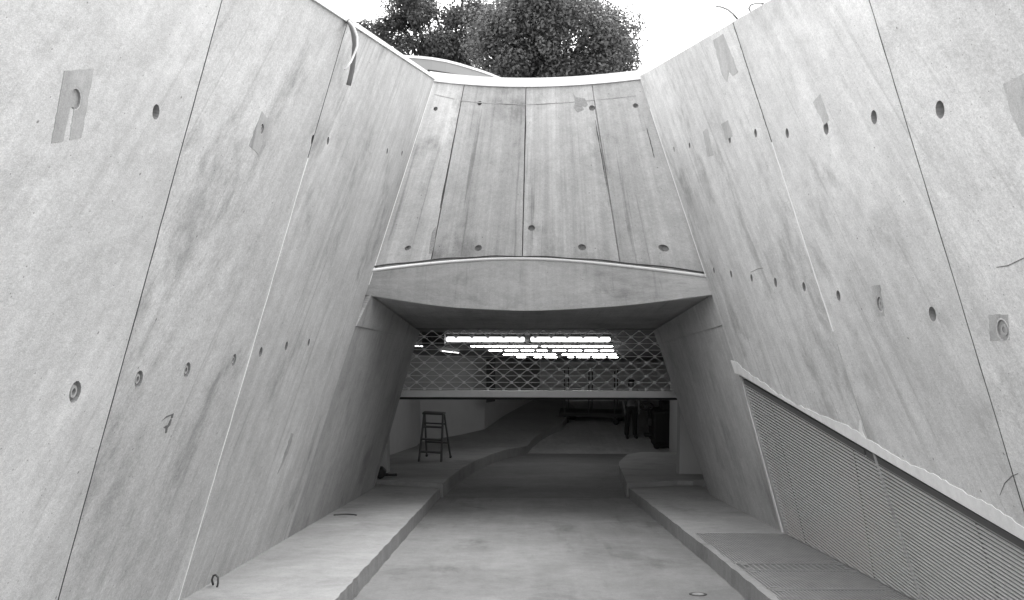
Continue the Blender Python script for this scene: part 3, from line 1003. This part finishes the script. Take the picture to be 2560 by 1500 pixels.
# fluorescent ceiling lights
rowsL = [(849, 1115, 1313, 1325, 1527, .085), (866, 1176, 1345, 1352, 1533, .022), (876.5, 1220, 1369, 1381, 1536, .032), (886.5, 1257, 1391, 1403, 1542, .026), (893.5, 1290, 1394, 1418, 1546, .016)]
ordn = ['nearest', 'second', 'third', 'fourth', 'farthest']
for i, (py, a0, a1, b0, b1_, hh) in enumerate(rowsL):
    for sname, x0, x1 in (('left', a0, a1), ('right', b0, b1_)):
        o = np.array([0, 0, ZC - 1.5 + HS - .10])
        p, q = hit(x0, py, o, nR), hit(x1, py, o, nR)
        c = (p + q) / 2
        t = thing('ceiling_light', f'lit fluorescent batten in the {ordn[i]} row of ceiling lights, the {sname} one of its pair', 'ceiling light', tuple(c + np.array([0, 0, .1])), group='fluorescent lights on the garage ceiling')
        L = np.linalg.norm(q - p)
        ang = Matrix.Rotation(-math.atan(S), 3, 'X')
        MB().box((0, 0.0, -.02), (L, .10, .04), ang, .006).build('housing', M['dark2'], t)
        mb = MB()
        mb.lathe((0, -.02, -.095), [(hh * .25, -L / 2 + .01), (hh * .55, -L / 2 + .03), (hh * .55, L / 2 - .03), (hh * .25, L / 2 - .01)], 'x', 10)
        mb.build('tube', M['tube_near' if i == 0 else 'tube'], t)
for (x0, x1, y0, y1, w, lab) in ((1037, 1056, 867, 868, .05, 'short lit strip light just inside the left edge of the garage mouth'), (1100, 1146, 879, 884, .05, 'short tilted lit strip light under the twin-drum box')):
    o = np.array([0, 0, ZC - 1.5 + HS - .12])
    p, q = hit(x0, y0, o, nR), hit(x1, y1, o, nR)
    t = thing('strip_light', lab, 'ceiling light', tuple((p + q) / 2 + np.array([0, 0, .12])))
    d = (q - p) / 2
    MB().bar(Vector(-d) + Vector((0, 0, -.03)), Vector(d) + Vector((0, 0, -.03)), .09, .05).build('housing', M['inner'], t)
    MB().bar(Vector(-d) + Vector((0, 0, -.10)), Vector(d) + Vector((0, 0, -.10)), w * .6, w * .4).build('tube', M['tube_near'], t)

# twin-drum box at the upper left of the mouth
p = at_y(1085, 842, 17.0)
t = thing('twin_drum_box', 'dark box with two round openings hanging behind the gate at its upper left corner', 'box', tuple(p + np.array([0, 0, .14])))
MB().box((0, 0, -.14), (.42, .3, .30), None, .02).build('casing', M['dark'], t)
for sx in (-.105, .105):
    MB().lathe((sx, -.155, -.14), [(.02, -.03), (.06, -.03), (.085, -.02), (.095, .02)], 'y', 18).build('drum', M['black'], t)
    MB().lathe((sx, -.19, -.14), [(.004, -.006), (.010, 0.0), (.010, .008)], 'y', 8).build('hub', M['galv'], t)
MB().box((0, 0, .03), (.30, .04, .06)).build('bracket', M['dark'], t)
# dark dome lamp
p = at_y(1325, 896, 24.0)
t = thing('dome_camera', 'small dark dome hanging from the ceiling below the farthest tubes', 'dome', tuple(p + np.array([0, 0, .12])))
MB().lathe((0, 0, 0), [(.10, -.02), (.12, .0), (.12, .06)], 'z', 16).build('base', M['dark'], t)
MB().lathe((0, 0, -.16), [(.01, 0), (.07, .02), (.11, .07), (.12, .14)], 'z', 16).build('dome', M['black'], t)
# dark duct on the left garage wall
p = at_y(1227, 1003, 26.3)
t = thing('wall_duct', 'dark narrow upright duct on the pale garage wall behind the gate', 'duct', tuple(p))
MB().box((0, 0, .62), (.26, .22, 1.2), None, .01).add([(-.13, -.11, .02), (.13, -.11, .02), (.13, .11, .02), (-.13, .11, .02), (-.13, -.11, -.02), (.13, -.11, .06)], [(0, 1, 5, 4)]).build('casing', M['dark'], t)
MB().box((0, -.115, .62), (.05, .02, 1.1)).build('cover_strip', M['black'], t)

# ------------------------------------------------------------------ ROLLER GATE
GY = 16.35
gx = lambda px, py: at_y(px, py, GY)
gb = gx(1320, 985)
gate = thing('roller_gate', 'half-raised roller grille gate of steel lattice with a pale bottom bar across the garage mouth', 'gate', (gb[0], GY, gb[2]))
gi = np.array(gate.location)
xl, xr = gx(960, 985)[0] - gi[0], gx(1700, 985)[0] - gi[0]
zt, zb = gx(1300, 976)[2] - gi[2], gx(1300, 993)[2] - gi[2]
MB().box(((xl + xr) / 2, 0, (zt + zb) / 2), (xr - xl, .05, zt - zb), None, .006).build('bottom_bar', M['alu'], gate)
MB().box(((xl + xr) / 2, .01, zb - .022), (xr - xl, .035, .045)).build('rubber_seal', M['black'], gate)
mlat, nod = MB(), MB()
r0, r1 = 972.0, 825.5
NRW = 10
dz = (gx(1300, r1)[2] - gx(1300, r0)[2]) / (NRW - 1)
dxp = 39.7 / 2560 * 0 + (gx(1339.7, 900)[0] - gx(1300, 900)[0])
zbase = gx(1300, r0)[2] - gi[2]
xbase = gx(1022, 972)[0] - gi[0]
nk = int((xr - xl) / dxp) + 3
for r in range(NRW):
    z = zbase + r * dz
    offx = (dxp / 2) * (r % 2)
    mlat.bar((xl, 0, z), (xr, 0, z), .009, .010)
    for k in range(-2, nk):
        x = xbase + k * dxp + offx
        if x < xl or x > xr:
            continue
        nod.box((x, -.012, z), (.046, .022, .052), None, .006)
        if r < NRW - 1:
            for s_ in (-1, 1):
                x2 = x + s_ * dxp / 2
                if xl <= x2 <= xr:
                    mlat.bar((x, -.006, z), (x2, -.006, z + dz), .013, .011, (0, 1, 0))
mlat.build('lattice', M['lat'], gate)
no = nod.build('lattice_nodes', M['node'], gate)
no['kind'] = 'stuff'
zz = gx(1300, 831)[2] - gi[2]
MB().box(((xl + xr) / 2, .35, zz + .06), (xr - xl, .08, .10)).build('head_rail', M['dark2'], gate)
MB().lathe((0, .62, zz + .14), [(.09, xl), (.12, xl + .02), (.12, xr - .02), (.09, xr)], 'x', 16).build('roller', M['dark2'], gate)

# ------------------------------------------------------------------ STEPLADDER
f = on_ramp(1085, 1152, HI)
lad = thing('stepladder', 'small dull four-step ladder standing on the raised pavement inside the garage', 'stepladder', (f[0], f[1], f[2]), math.radians(-12))
Hh = .98
fl, fr_ = (-.24, -.28, 0), (.24, -.28, 0)
tl, tr = (-.20, 0, Hh), (.20, 0, Hh)
bl_, br_ = (-.26, .32, 0), (.26, .32, 0)
for a, b in ((fl, tl), (fr_, tr)):
    rail = MB().bar(a, b, .03, .06, (0, 1, 0)).build('front_rail', M['ladder'], lad)
    MB().box((a[0], a[1], .02), (.045, .075, .04), None, .006).build('foot', M['black'], rail)
for a, b in ((bl_, (-.21, .05, Hh)), (br_, (.21, .05, Hh))):
    rail = MB().bar(a, b, .028, .04, (0, 1, 0)).build('rear_rail', M['ladder'], lad)
    MB().box((a[0], a[1], .02), (.042, .055, .04), None, .006).build('foot', M['black'], rail)
for k, t_ in enumerate((.24, .49, .74)):
    x = .24 + (.20 - .24) * t_
    y = -.28 + .28 * t_
    MB().box((0, y, Hh * t_), (2 * x, .09, .028), None, .004).build('step', M['ladder'], lad)
MB().box((0, .02, Hh + .012), (.46, .16, .04), None, .008).build('top_step', M['ladder'], lad)
MB().bar((-.245, .21, .34), (.245, .21, .34), .02, .035).build('rear_brace', M['ladder'], lad)
MB().bar((-.23, .1, .76), (.23, .1, .76), .02, .03).build('rear_brace', M['ladder'], lad)

# ------------------------------------------------------------------ FLAT TROLLEY with posts
f0 = on_ramp(1425, 1056, 0); f1 = on_ramp(1512, 1066, 0)
ctr = on_ramp(1477, 1056, 0)
tro = thing('trolley', 'long flat platform trolley with upright posts and swivel wheels, left of the person', 'trolley', (ctr[0], ctr[1], ctr[2]), math.radians(-6))
PX = ctr[1] / F
Lh = 78 * PX
for x, y in ((-.82 * Lh / 1.0, -.28), (.78 * Lh, -.28), (-.62 * Lh, .30), (.92 * Lh, .30)):
    w = MB().box((x, y, .20), (.07, .07, .10)).build('caster', M['dark'], tro)
    MB().lathe((x + .03, y, .10), [(.05, -.025), (.095, -.025), (.10, -.01), (.10, .01), (.095, .025), (.05, .025)], 'y', 18).build('wheel', M['black'], w)
pf = MB()
pf.bar((-1.02 * Lh, -.34, .30), (1.02 * Lh, -.34, .30), .05, .10).bar((-1.02 * Lh, .34, .30), (1.02 * Lh, .34, .30), .05, .10)
for x in (-1.0, -.5, 0, .5, 1.0):
    pf.bar((x * Lh, -.34, .29), (x * Lh, .34, .29), .05, .06)
pf.build('frame', M['dark'], tro)
MB().box((0, 0, .365), (2.02 * Lh, .66, .025), None, .005).build('platform', M['dark2'], tro)
for x in (-.80, -.02, .80):
    for dx, y in ((-.04, -.3), (.05, .3)):
        MB().bar((x * Lh + dx, y, .36), (x * Lh + dx, y, 1.72), .04, .04).build('post', M['dark'], tro)
for y in (-.3, .3):
    MB().bar((-.85 * Lh, y, 1.02), (.85 * Lh, y, 1.02), .025, .03).build('rail', M['dark'], tro)

# ------------------------------------------------------------------ PALLET TRUCK
f = on_ramp(1652, 1116, 0)
pt = thing('pallet_truck', 'black electric pallet truck with a loop handle, half hidden by the right garage wall', 'pallet truck', (f[0], f[1], f[2]), math.radians(4))
MB().box((.02, 0, .62), (.62, .72, .92), None, .05).build('body', M['black'], pt)
MB().box((.16, .05, 1.16), (.34, .60, .22), None, .04).build('mast_cover', M['black'], pt)
MB().box((.05, .0, .12), (.56, .66, .16), None, .03).build('chassis', M['black'], pt)
MB().box((-.40, -.1, .36), (.22, .16, .10), None, .03).build('pedal', M['black'], pt)
MB().box((-.36, -.1, .74), (.14, .18, .22), None, .03).build('tiller_joint', M['dark2'], pt)
MB().bar((-.33, -.12, .78), (-.44, -.16, 1.12), .05, .07).build('tiller_arm', M['dark2'], pt)
lp = []
for k in range(21):
    a = 2 * math.pi * k / 20
    lp.append((-.47 + .185 * math.cos(a) + .04 * math.sin(a), -.17 - .03 * math.sin(a), 1.20 + .115 * math.sin(a) - .03 * math.cos(a)))
MB().tube(lp, .022, 8, False).build('loop_handle', M['black'], pt)
MB().box((-.47, -.17, 1.19), (.10, .06, .10), None, .015).build('control_head', M['dark2'], pt)
for sx in (-.18, .2):
    MB().lathe((sx, -.28, .09), [(.04, -.04), (.085, -.04), (.09, -.02), (.09, .02), (.085, .04), (.04, .04)], 'y', 16).build('wheel', M['black'], pt)

# ------------------------------------------------------------------ PERSON
def skin_mesh(name, verts, edges, radii, mat, parent, levels=2, root=0):
    me = bpy.data.meshes.new(name)
    me.from_pydata(verts, edges, [])
    o = obj(name, me, mat, parent)
    md = o.modifiers.new('skin', 'SKIN')
    md.use_smooth_shade = True
    if not me.skin_vertices:
        me.skin_vertices.new() if hasattr(me.skin_vertices, 'new') else None
    lay = me.skin_vertices[0].data
    for i, r in enumerate(radii):
        rr = r if isinstance(r, tuple) else (r, r)
        lay[i].radius = rr
        lay[i].use_root = (i == root)
    s2 = o.modifiers.new('subsurf', 'SUBSURF')
    s2.levels = s2.render_levels = levels
    return o
f = on_ramp(1577, 1096, 0)
per = thing('person', 'person standing in dark trousers and a grey top beside the black pallet truck', 'person', (f[0], f[1], f[2]), math.radians(10))
J = {}
V_, E_, R_ = [], [], []
def jv(n, p, r, par=None):
    J[n] = len(V_); V_.append(p); R_.append(r)
    if par:
        E_.append((J[par], J[n]))
jv('pelvis', (0, 0, .96), (.125, .10)); jv('waist', (0, 0, 1.10), (.12, .09), 'pelvis'); jv('chest', (0, .0, 1.30), (.145, .105), 'waist')
jv('upper', (0, .0, 1.43), (.11, .08), 'chest'); jv('neck', (0, -.005, 1.51), .052, 'upper'); jv('jaw', (0, -.02, 1.575), (.062, .07), 'neck'); jv('head', (0, -.01, 1.66), (.075, .092), 'jaw'); jv('crown', (0, 0, 1.725), (.06, .075), 'head')
jv('nose', (0, -.115, 1.625), .010, 'jaw')
for s in (-1, 1):
    a = 'l' if s < 0 else 'r'
    jv('hip' + a, (s * .095, 0, .90), .088, 'pelvis'); jv('knee' + a, (s * .115, -.015, .49), .058, 'hip' + a)
    jv('calf' + a, (s * .118, .015, .36), .054, 'knee' + a); jv('ankle' + a, (s * .125, .02, .08), .036, 'calf' + a)
    jv('ball' + a, (s * .14, -.12, .035), (.035, .028), 'ankle' + a)
    jv('sh' + a, (s * .19, 0, 1.42), .052, 'upper'); jv('el' + a, (s * .235, .02, 1.14), .040, 'sh' + a)
    jv('wr' + a, (s * .225, -.07, .91), .026, 'el' + a); jv('palm' + a, (s * .222, -.085, .84), (.034, .016), 'wr' + a)
    for k, (dy, L) in enumerate(((-.036, .062), (-.014, .072), (.010, .068), (.032, .052))):
        jv(f'f{k}a' + a, (s * .220, -.085 + dy, .80), .009, 'palm' + a)
        jv(f'f{k}b' + a, (s * .212, -.090 + dy, .80 - L * .5), .008, f'f{k}a' + a)
        jv(f'f{k}c' + a, (s * .200, -.092 + dy, .80 - L), .007, f'f{k}b' + a)
    jv('tha' + a, (s * .208, -.135, .845), .010, 'palm' + a); jv('thb' + a, (s * .20, -.148, .80), .008, 'tha' + a)
    jv('ear' + a, (s * .080, .0, 1.635), .012, 'head')
skin_mesh('body', V_, E_, R_, M['skin'], per, 2)
tv = [(0, 0, .99), (0, 0, 1.03)]; te = [(0, 1)]; trd = [(.15, .115), (.145, .11)]
for s in (-1, 1):
    b = len(tv)
    tv += [(s * .098, 0, .88), (s * .115, -.015, .49), (s * .120, .015, .30), (s * .126, .015, .07)]
    trd += [.105, .080, .076, .074]
    te += [(0, b), (b, b + 1), (b + 1, b + 2), (b + 2, b + 3)]
skin_mesh('trousers', tv, te, trd, M['jeans'], per)
sv = [(0, 0, 1.0), (0, 0, 1.15), (0, 0, 1.31), (0, 0, 1.435), (0, -.003, 1.475)]; se = [(0, 1), (1, 2), (2, 3), (3, 4)]; sr = [(.158, .122), (.142, .11), (.16, .12), (.125, .093), (.066, .066)]
for s in (-1, 1):
    b = len(sv)
    sv += [(s * .195, 0, 1.42), (s * .238, .02, 1.14), (s * .23, -.045, .98)]
    sr += [.066, .052, .042]
    se += [(3, b), (b, b + 1), (b + 1, b + 2)]
skin_mesh('shirt', sv, se, sr, M['shirt'], per)
skin_mesh('hair', [(0, .015, 1.665), (0, .01, 1.74), (0, .06, 1.63)], [(0, 1), (0, 2)], [(.082, .085), (.062, .075), (.06, .05)], M['hair'], per)
for s in (-1, 1):
    skin_mesh('shoe', [(s * .126, .05, .05), (s * .13, -.03, .06), (s * .142, -.15, .038)], [(0, 1), (1, 2)], [(.042, .05), (.046, .055), (.042, .034)], M['shoe'], per)

# ------------------------------------------------------------------ TOOL on the step
f = on_ramp(957, 1196, HI)
tool = thing('power_tool', 'black tool with round head and straight handle lying on the step inside the mouth', 'tool', (f[0], f[1] + .05, f[2]), math.radians(5))
MB().lathe((-.04, 0, .085), [(.03, -.11), (.075, -.10), (.088, -.04), (.088, .04), (.07, .10), (.03, .115)], 'y', 16).build('head', M['black'], tool)
MB().box((-.05, -.02, .155), (.10, .10, .05), None, .015).build('motor_cap', M['black'], tool)
MB().tube([(.02, -.02, .055), (.10, -.03, .05), (.22, -.04, .055)], [.03, .020, .022], 8).build('handle', M['black'], tool)

# ------------------------------------------------------------------ FLOOR GRATINGS, manhole, loops
def grating(y0, y1, pitch, label, w=.008):
    t = thing('floor_grating', label, 'grating', ((GX + 2.56) / 2, (y0 + y1) / 2, road_z((y0 + y1) / 2) + HP), group='steel gratings over the pavement pit')
    cx_, cy_ = t.location.x, t.location.y
    zf = lambda y: road_z(y) + HP - t.location.z
    x0, x1 = GX + .008 - cx_, 2.622 - cx_
    a, b = y0 - cy_ + .006, y1 - cy_ - .006
    m = MB()
    n = int((x1 - x0) / pitch)
    for k in range(n + 1):
        x = x0 + (x1 - x0) * k / n
        m.bar((x, a, zf(a + cy_) - .016), (x, b, zf(b + cy_) - .016), w, .03)
    m.build('bearing_bars', M['fgrate'], t)
    c = MB()
    ny = max(2, int((b - a) / .035))
    for k in range(1, ny):
        y = a + (b - a) * k / ny
        c.bar((x0, y, zf(y + cy_) - .006), (x1, y, zf(y + cy_) - .006), .007, .008)
    c.build('cross_rods', M['fgrate'], t)
    e = MB()
    for y in (a, b):
        e.bar((x0, y, zf(y + cy_) - .014), (x1, y, zf(y + cy_) - .014), .008, .032)
    for x in (x0 - .004, x1):
        e.bar((x, a, zf(a + cy_) - .014), (x, b, zf(b + cy_) - .014), .008, .032)
    e.build('frame', M['fgrate'], t)
    for (x, y) in ((x0 + .06, a + .05), (x1 - .06, a + .05), (x0 + .06, b - .05), (x1 - .06, b - .05)):
        MB().box((x, y, zf(y + cy_) + .003), (.05, .016, .005)).build('clip', M['fgrate'], t)
grating(7.36, 9.03, .026, 'farthest and largest steel floor grating, against the pale pavement')
grating(7.05, 7.34, .045, 'narrow coarse strip of floor grating between two wider ones')
grating(6.35, 7.03, .026, 'short fine-meshed floor grating on the near side of the coarse strip')
grating(4.2, 6.33, .026, 'nearest floor grating, cut by the bottom edge of the photo')
m = MB()
m.add([(GX, -4, road_z(-4) + .02), (2.75, -4, road_z(-4) + .02), (2.75, 9.05, road_z(9.05) + .02), (GX, 9.05, road_z(9.05) + .02)], [(0, 1, 2, 3)])
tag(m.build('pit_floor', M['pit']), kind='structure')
tilt = Matrix.Rotation(-math.atan(S), 4, 'X')
p = on_ramp(1745, 1486, 0)
mh = thing('road_cap', 'small round metal cap set in the road near the right kerb', 'cap', tuple(p))
def tilted(o):
    o.matrix_local = tilt
    return o
tilted(MB().lathe((0, 0, 0), [(.065, -.02), (.068, .004), (.056, .006), (.05, .002)], 'z', 24).build('rim', M['dark2'], mh))
tilted(MB().lathe((0, 0, 0), [(.046, -.02), (.046, .004), (.03, .005), (.012, .009)], 'z', 20).build('lid', M['hole'], mh))
# arc mark on the left pavement
p = on_ramp(863, 1289, HP)
arcp = [(x, .07 * (1 - (x / .13) ** 2), .008 - S * .07 * (1 - (x / .13) ** 2)) for x in np.linspace(-.13, .13, 12)]
tag(MB().tube(arcp, .008, 6).build('wire_offcut', M['wire']), 'thin bent wire offcut lying on the left pavement', 'wire').location = tuple(p)
p = on_ramp(540, 1466, HP)
tag(MB().tube([(-.03, .03, 0), (-.035, .02, .04), (-.02, .01, .075), (.0, 0, .085), (.02, -.01, .07), (.022, -.02, .03), (.015, -.03, 0)], .008, 6).build('lifting_loop', M['wire']),
    'dark bent lifting loop sticking up from the left pavement beside the wall', 'loop').location = tuple(p)

# ------------------------------------------------------------------ hose and wires on the wall tops
def hose_pts(side, pts, out):
    return [Vector(hit(x, y, side.o + side.n * o_, side.n)) for (x, y), o_ in zip(pts, out)]
hp = hose_pts(LW, [(862, 44), (868, 47), (876, 58), (884, 82), (887, 110), (885, 140), (881, 170), (876, 195), (871, 213)], [-.25, -.02, .06, .09, .10, .10, .09, .08, .07])
base = hp[0].copy()
tag(MB().tube([p - base for p in hp], .022, 8).build('hanging_hose', M['hose']), 'grey hose hanging over the top of the left wall', 'hose').location = base
hp = hose_pts(LW, [(872, 52), (884, 66), (893, 92), (893, 115), (887, 132), (877, 155), (862, 174)], [.06, .10, .14, .15, .14, .13, .11])
base = hp[0].copy()
tag(MB().tube([p - base for p in hp], .009, 6).build('tie_wire', M['seal']), 'thin pale wire looped around the hose on the left wall', 'wire').location = base
hp = hose_pts(RW, [(1844, 48), (1832, 34), (1820, 24), (1806, 18), (1790, 15)], [-.05, -.05, -.06, -.07, -.08])
base = hp[0].copy()
tag(MB().tube([p - base for p in hp], .011, 6).build('bent_wire', M['wire']), 'thin dark wire curling up from the top of the right wall', 'wire').location = base
hp = hose_pts(RW, [(1876, 29), (1872, 20), (1878, 12), (1890, 8), (1908, 9), (1903, 16)], [-.05, -.05, -.05, -.05, -.05, -.04])
base = hp[0].copy()
tag(MB().tube([p - base for p in hp], .009, 6).build('wire_loop', M['hose']), 'faint pale wire loop on the top edge of the right wall', 'wire').location = base

# ------------------------------------------------------------------ UPPER GROUND, far parapet, trees
def top_pt(side, top, u):
    t = (u - top[0][0]) / (top[1][0] - top[0][0])
    return side.P(u, top[0][1] + (top[1][1] - top[0][1]) * t)
zg = float(tC[2]) - .12
vs, fs = [], []
us = [-5 + (ltop[1][0] + 5) * k / 10 for k in range(11)]
for u in us:
    p = top_pt(LW, ltop, u) - LW.n * .30 - LW.v * .06
    vs += [p, np.array([-60, p[1] - 3, p[2]])]
n1 = len(vs)
for i in range(10):
    fs.append((2 * i, 2 * i + 2, 2 * i + 3, 2 * i + 1))
us = [-5 + (rtop[1][0] + 5) * k / 10 for k in range(11)]
for u in us:
    p = top_pt(RW, rtop, u) - RW.n * .30 - RW.v * .06
    vs += [p, np.array([60, p[1] - 3, p[2]])]
for i in range(10):
    fs.append((n1 + 2 * i, n1 + 2 * i + 1, n1 + 2 * i + 3, n1 + 2 * i + 2))
n2 = len(vs)
vs += [vs[n1 - 2], (tL[0] - .2, tL[1] + .45, zg), (tC[0], tC[1] + .45, zg), (tR[0] + .2, tR[1] + .45, zg), vs[n2 - 2], (60, tR[1] + 2, zg), (60, 150, zg), (-60, 150, zg), (-60, tL[1] + 2, zg), vs[n1 - 1], vs[n2 - 1]]
fs += [(n2, n2 + 1, n2 + 8, n2 + 9), (n2 + 1, n2 + 2, n2 + 7, n2 + 8), (n2 + 2, n2 + 3, n2 + 5, n2 + 6), (n2 + 2, n2 + 6, n2 + 7), (n2 + 3, n2 + 4, n2 + 10, n2 + 5)]
tag(obj('ground', mesh_from('ground', vs, fs), M['soil']), kind='structure')

zs = road_z(-14)
tag(obj('street', mesh_from('street', [(-60, -90, zs), (60, -90, zs), (60, -14.01, zs), (-60, -14.01, zs)], [(0, 1, 2, 3)]), M['road']), kind='structure')
par = thing('parapet_wall', 'pale curved parapet wall rising behind the left end of the white coping', 'wall', (-1.5, 18.3, zg))
pi_ = np.array(par.location)
ptop = []
for (x, y) in ((940, 141), (985, 142), (1020, 145), (1050, 147), (1080, 150), (1115, 156), (1150, 165), (1180, 174), (1205, 182), (1225, 189), (1245, 197), (1275, 210), (1310, 226)):
    d = hit(x, y, (0, 0, ZC + 3.15), (0, 0, 1))
    ptop.append(d)
rows = []
for k, p in enumerate(ptop):
    a, b = ptop[max(k - 1, 0)], ptop[min(k + 1, len(ptop) - 1)]
    d = nrm((b - a) * np.array([1, 1, 0]))
    o = np.array([-d[1], d[0], 0]) * .25
    if o[1] < 0:
        o = -o
    lo = np.array([p[0], p[1], zg - .1])
    rows.append([lo, p, p + o, lo + o])
ribbon('wall_face', rows, M['parapet'], par, close=True, inv=pi_)
capr = []
for r in rows:
    f_ = nrm(r[1] - r[2]) * .02
    capr.append([r[1] + f_ + (0, 0, .002), r[1] + f_ + (0, 0, .05), r[2] - f_ + (0, 0, .05), r[2] - f_ + (0, 0, .002)])
ribbon('coping', capr, M['coping'], par, close=True, inv=pi_)
def par_pt(px, py, off):
    # point on the vertical face between rows nearest in x
    for k in range(len(rows) - 1):
        a, b = rows[k][1], rows[k + 1][1]
        n = nrm(np.cross(b - a, (0, 0, 1)))
        p = hit(px, py, a, n)
        t = np.dot(p - a, b - a) / np.dot(b - a, b - a)
        if -0.05 <= t <= 1.05:
            return p + (n if n[1] < 0 else -n) * off - pi_
    return p - pi_
rl = MB().tube([Vector(par_pt(x, y, .07)) for x, y in ((1066, 177), (1090, 180), (1115, 184), (1150, 191))], .016, 8).build('handrail', M['dark'], par)
for x, y in ((1084, 183), (1116, 188)):
    p = Vector(par_pt(x, y, .04))
    MB().box(tuple(p), (.07, .09, .035)).build('bracket', M['dark'], rl)

def tree(name, label, px, py, Y, rpx, rpz, nleaf, size, mat, lobes, seed, density=1.0, extra=(), base=None):
    r = np.random.default_rng(seed)
    c = at_y(px, py, Y)
    k = Y / F
    RX, RZ = rpx * k, rpz * k
    bx, by = (base if base else (c[0], Y))
    root = thing(name, label, 'tree', (bx, by, zg))
    ri = np.array(root.location)
    # clump centres through the crown's shell and volume
    cl = []
    for _ in range(lobes):
        d = r.normal(size=3); d /= np.linalg.norm(d)
        q = r.uniform(.35, 1.0) ** .6
        cl.append((c + d * q ** .6 * np.array([RX, RX * .9, RZ]) * .86, r.uniform(.16, .34) * RX))
    for (ex, ey, er) in extra:
        cl.append((at_y(ex, ey, Y + r.uniform(-1, 1)), er * k))
    # trunk and limbs
    tb = MB()
    fork = np.array([bx, by, min(zg + 1.4, c[2] - RZ * .5)])
    tb.tube([np.array([bx, by, zg - .1]) - ri, (np.array([bx + .05, by, (zg + fork[2]) / 2])) - ri, fork - ri], [.20, .16, .14], 9)
    for i in range(0, len(cl), 2):
        e = cl[i][0]
        mid = fork * .45 + e * .55 + r.normal(size=3) * .15 + np.array([0, 0, .2])
        tb.tube([fork - ri, mid - ri, e - ri], [.09, .045, .012], 6)
        for _ in range(2):
            tw = e + r.normal(size=3) * cl[i][1] * .7
            tb.tube([mid * .3 + e * .7 - ri, (e + tw) / 2 - ri + r.normal(size=3) * .05, tw - ri], [.02, .012, .005], 5)
    tb.build('trunk', M['bark'], root)
    w = np.array([q[1] ** 1.9 for q in cl]); w /= w.sum()
    idx = r.choice(len(cl), nleaf, p=w)
    cc = np.array([q[0] for q in cl])[idx]; rr = np.array([q[1] for q in cl])[idx]
    d = r.normal(size=(nleaf, 3)); d /= np.linalg.norm(d, axis=1)[:, None]
    rad = r.uniform(.15, 1.0, nleaf) ** .55 * rr
    pos = cc + d * rad[:, None] * np.array([1.0, 1.0, .85]) + r.normal(size=(nleaf, 3)) * size * .6
    # leaf: folded diamond of four vertices, blades turned outward and up
    nn = d + np.array([0, -.15, .55]) + r.normal(size=(nleaf, 3)) * .55
    nn /= np.linalg.norm(nn, axis=1)[:, None]
    t = np.cross(nn, r.normal(size=(nleaf, 3))); t /= np.linalg.norm(t, axis=1)[:, None]
    b = np.cross(nn, t)
    s = size * r.uniform(.6, 1.35, nleaf)[:, None]
    p0, p1, p2, p3 = pos - t * s * .62, pos + b * s * .34 + nn * s * .08, pos + t * s * .62, pos - b * s * .34 + nn * s * .08
    vv = np.stack([p0, p1, p2, p3], 1).reshape(-1, 3) - ri
    me = bpy.data.meshes.new('crown')
    me.vertices.add(len(vv)); me.vertices.foreach_set('co', vv.ravel())
    me.loops.add(nleaf * 4); me.loops.foreach_set('vertex_index', np.arange(nleaf * 4))
    me.polygons.add(nleaf); me.polygons.foreach_set('loop_start', np.arange(nleaf) * 4)
    me.update(calc_edges=True); me.validate()
    obj('crown', me, mat, root)
    return root
tree('broadleaf_tree', 'dense round-crowned tree behind the middle of the white coping', 1385, 122, 24.0, 215, 195, 66000, .075, M['leaf'], 120, 3,
     extra=((1575, 160, 34), (1560, 120, 36), (1540, 80, 34), (1470, 30, 40), (1215, 150, 50), (1300, 165, 55), (1400, 170, 60), (1490, 165, 55), (1545, 170, 40), (1190, 120, 45), (1250, 60, 55), (1400, 20, 60), (1228, 50, 40), (1212, 92, 42), (1240, 20, 40), (1300, 20, 50), (1200, 60, 50)))
tree('loose_tree', 'thinner darker tree with gaps in its crown behind the left half of the coping', 1100, 40, 27.5, 140, 150, 27000, .078, M['leaf2'], 30, 5,
     extra=((905, 62, 18), (925, 72, 28), (950, 85, 30), (930, 95, 18), (975, 95, 30), (990, 150, 16), (1000, 135, 20), (960, 60, 30), (985, 60, 34), (1000, 100, 25), (1010, 125, 20), (1060, 120, 40), (1100, 140, 45), (1020, 20, 45), (975, 15, 22), (1130, 150, 45), (1160, 165, 40), (1060, 30, 50), (1130, 40, 45), (1185, 75, 35), (1170, 40, 30), (1200, 100, 35), (1150, 100, 40), (1195, 25, 36), (1215, 60, 40), (1180, 130, 40)))
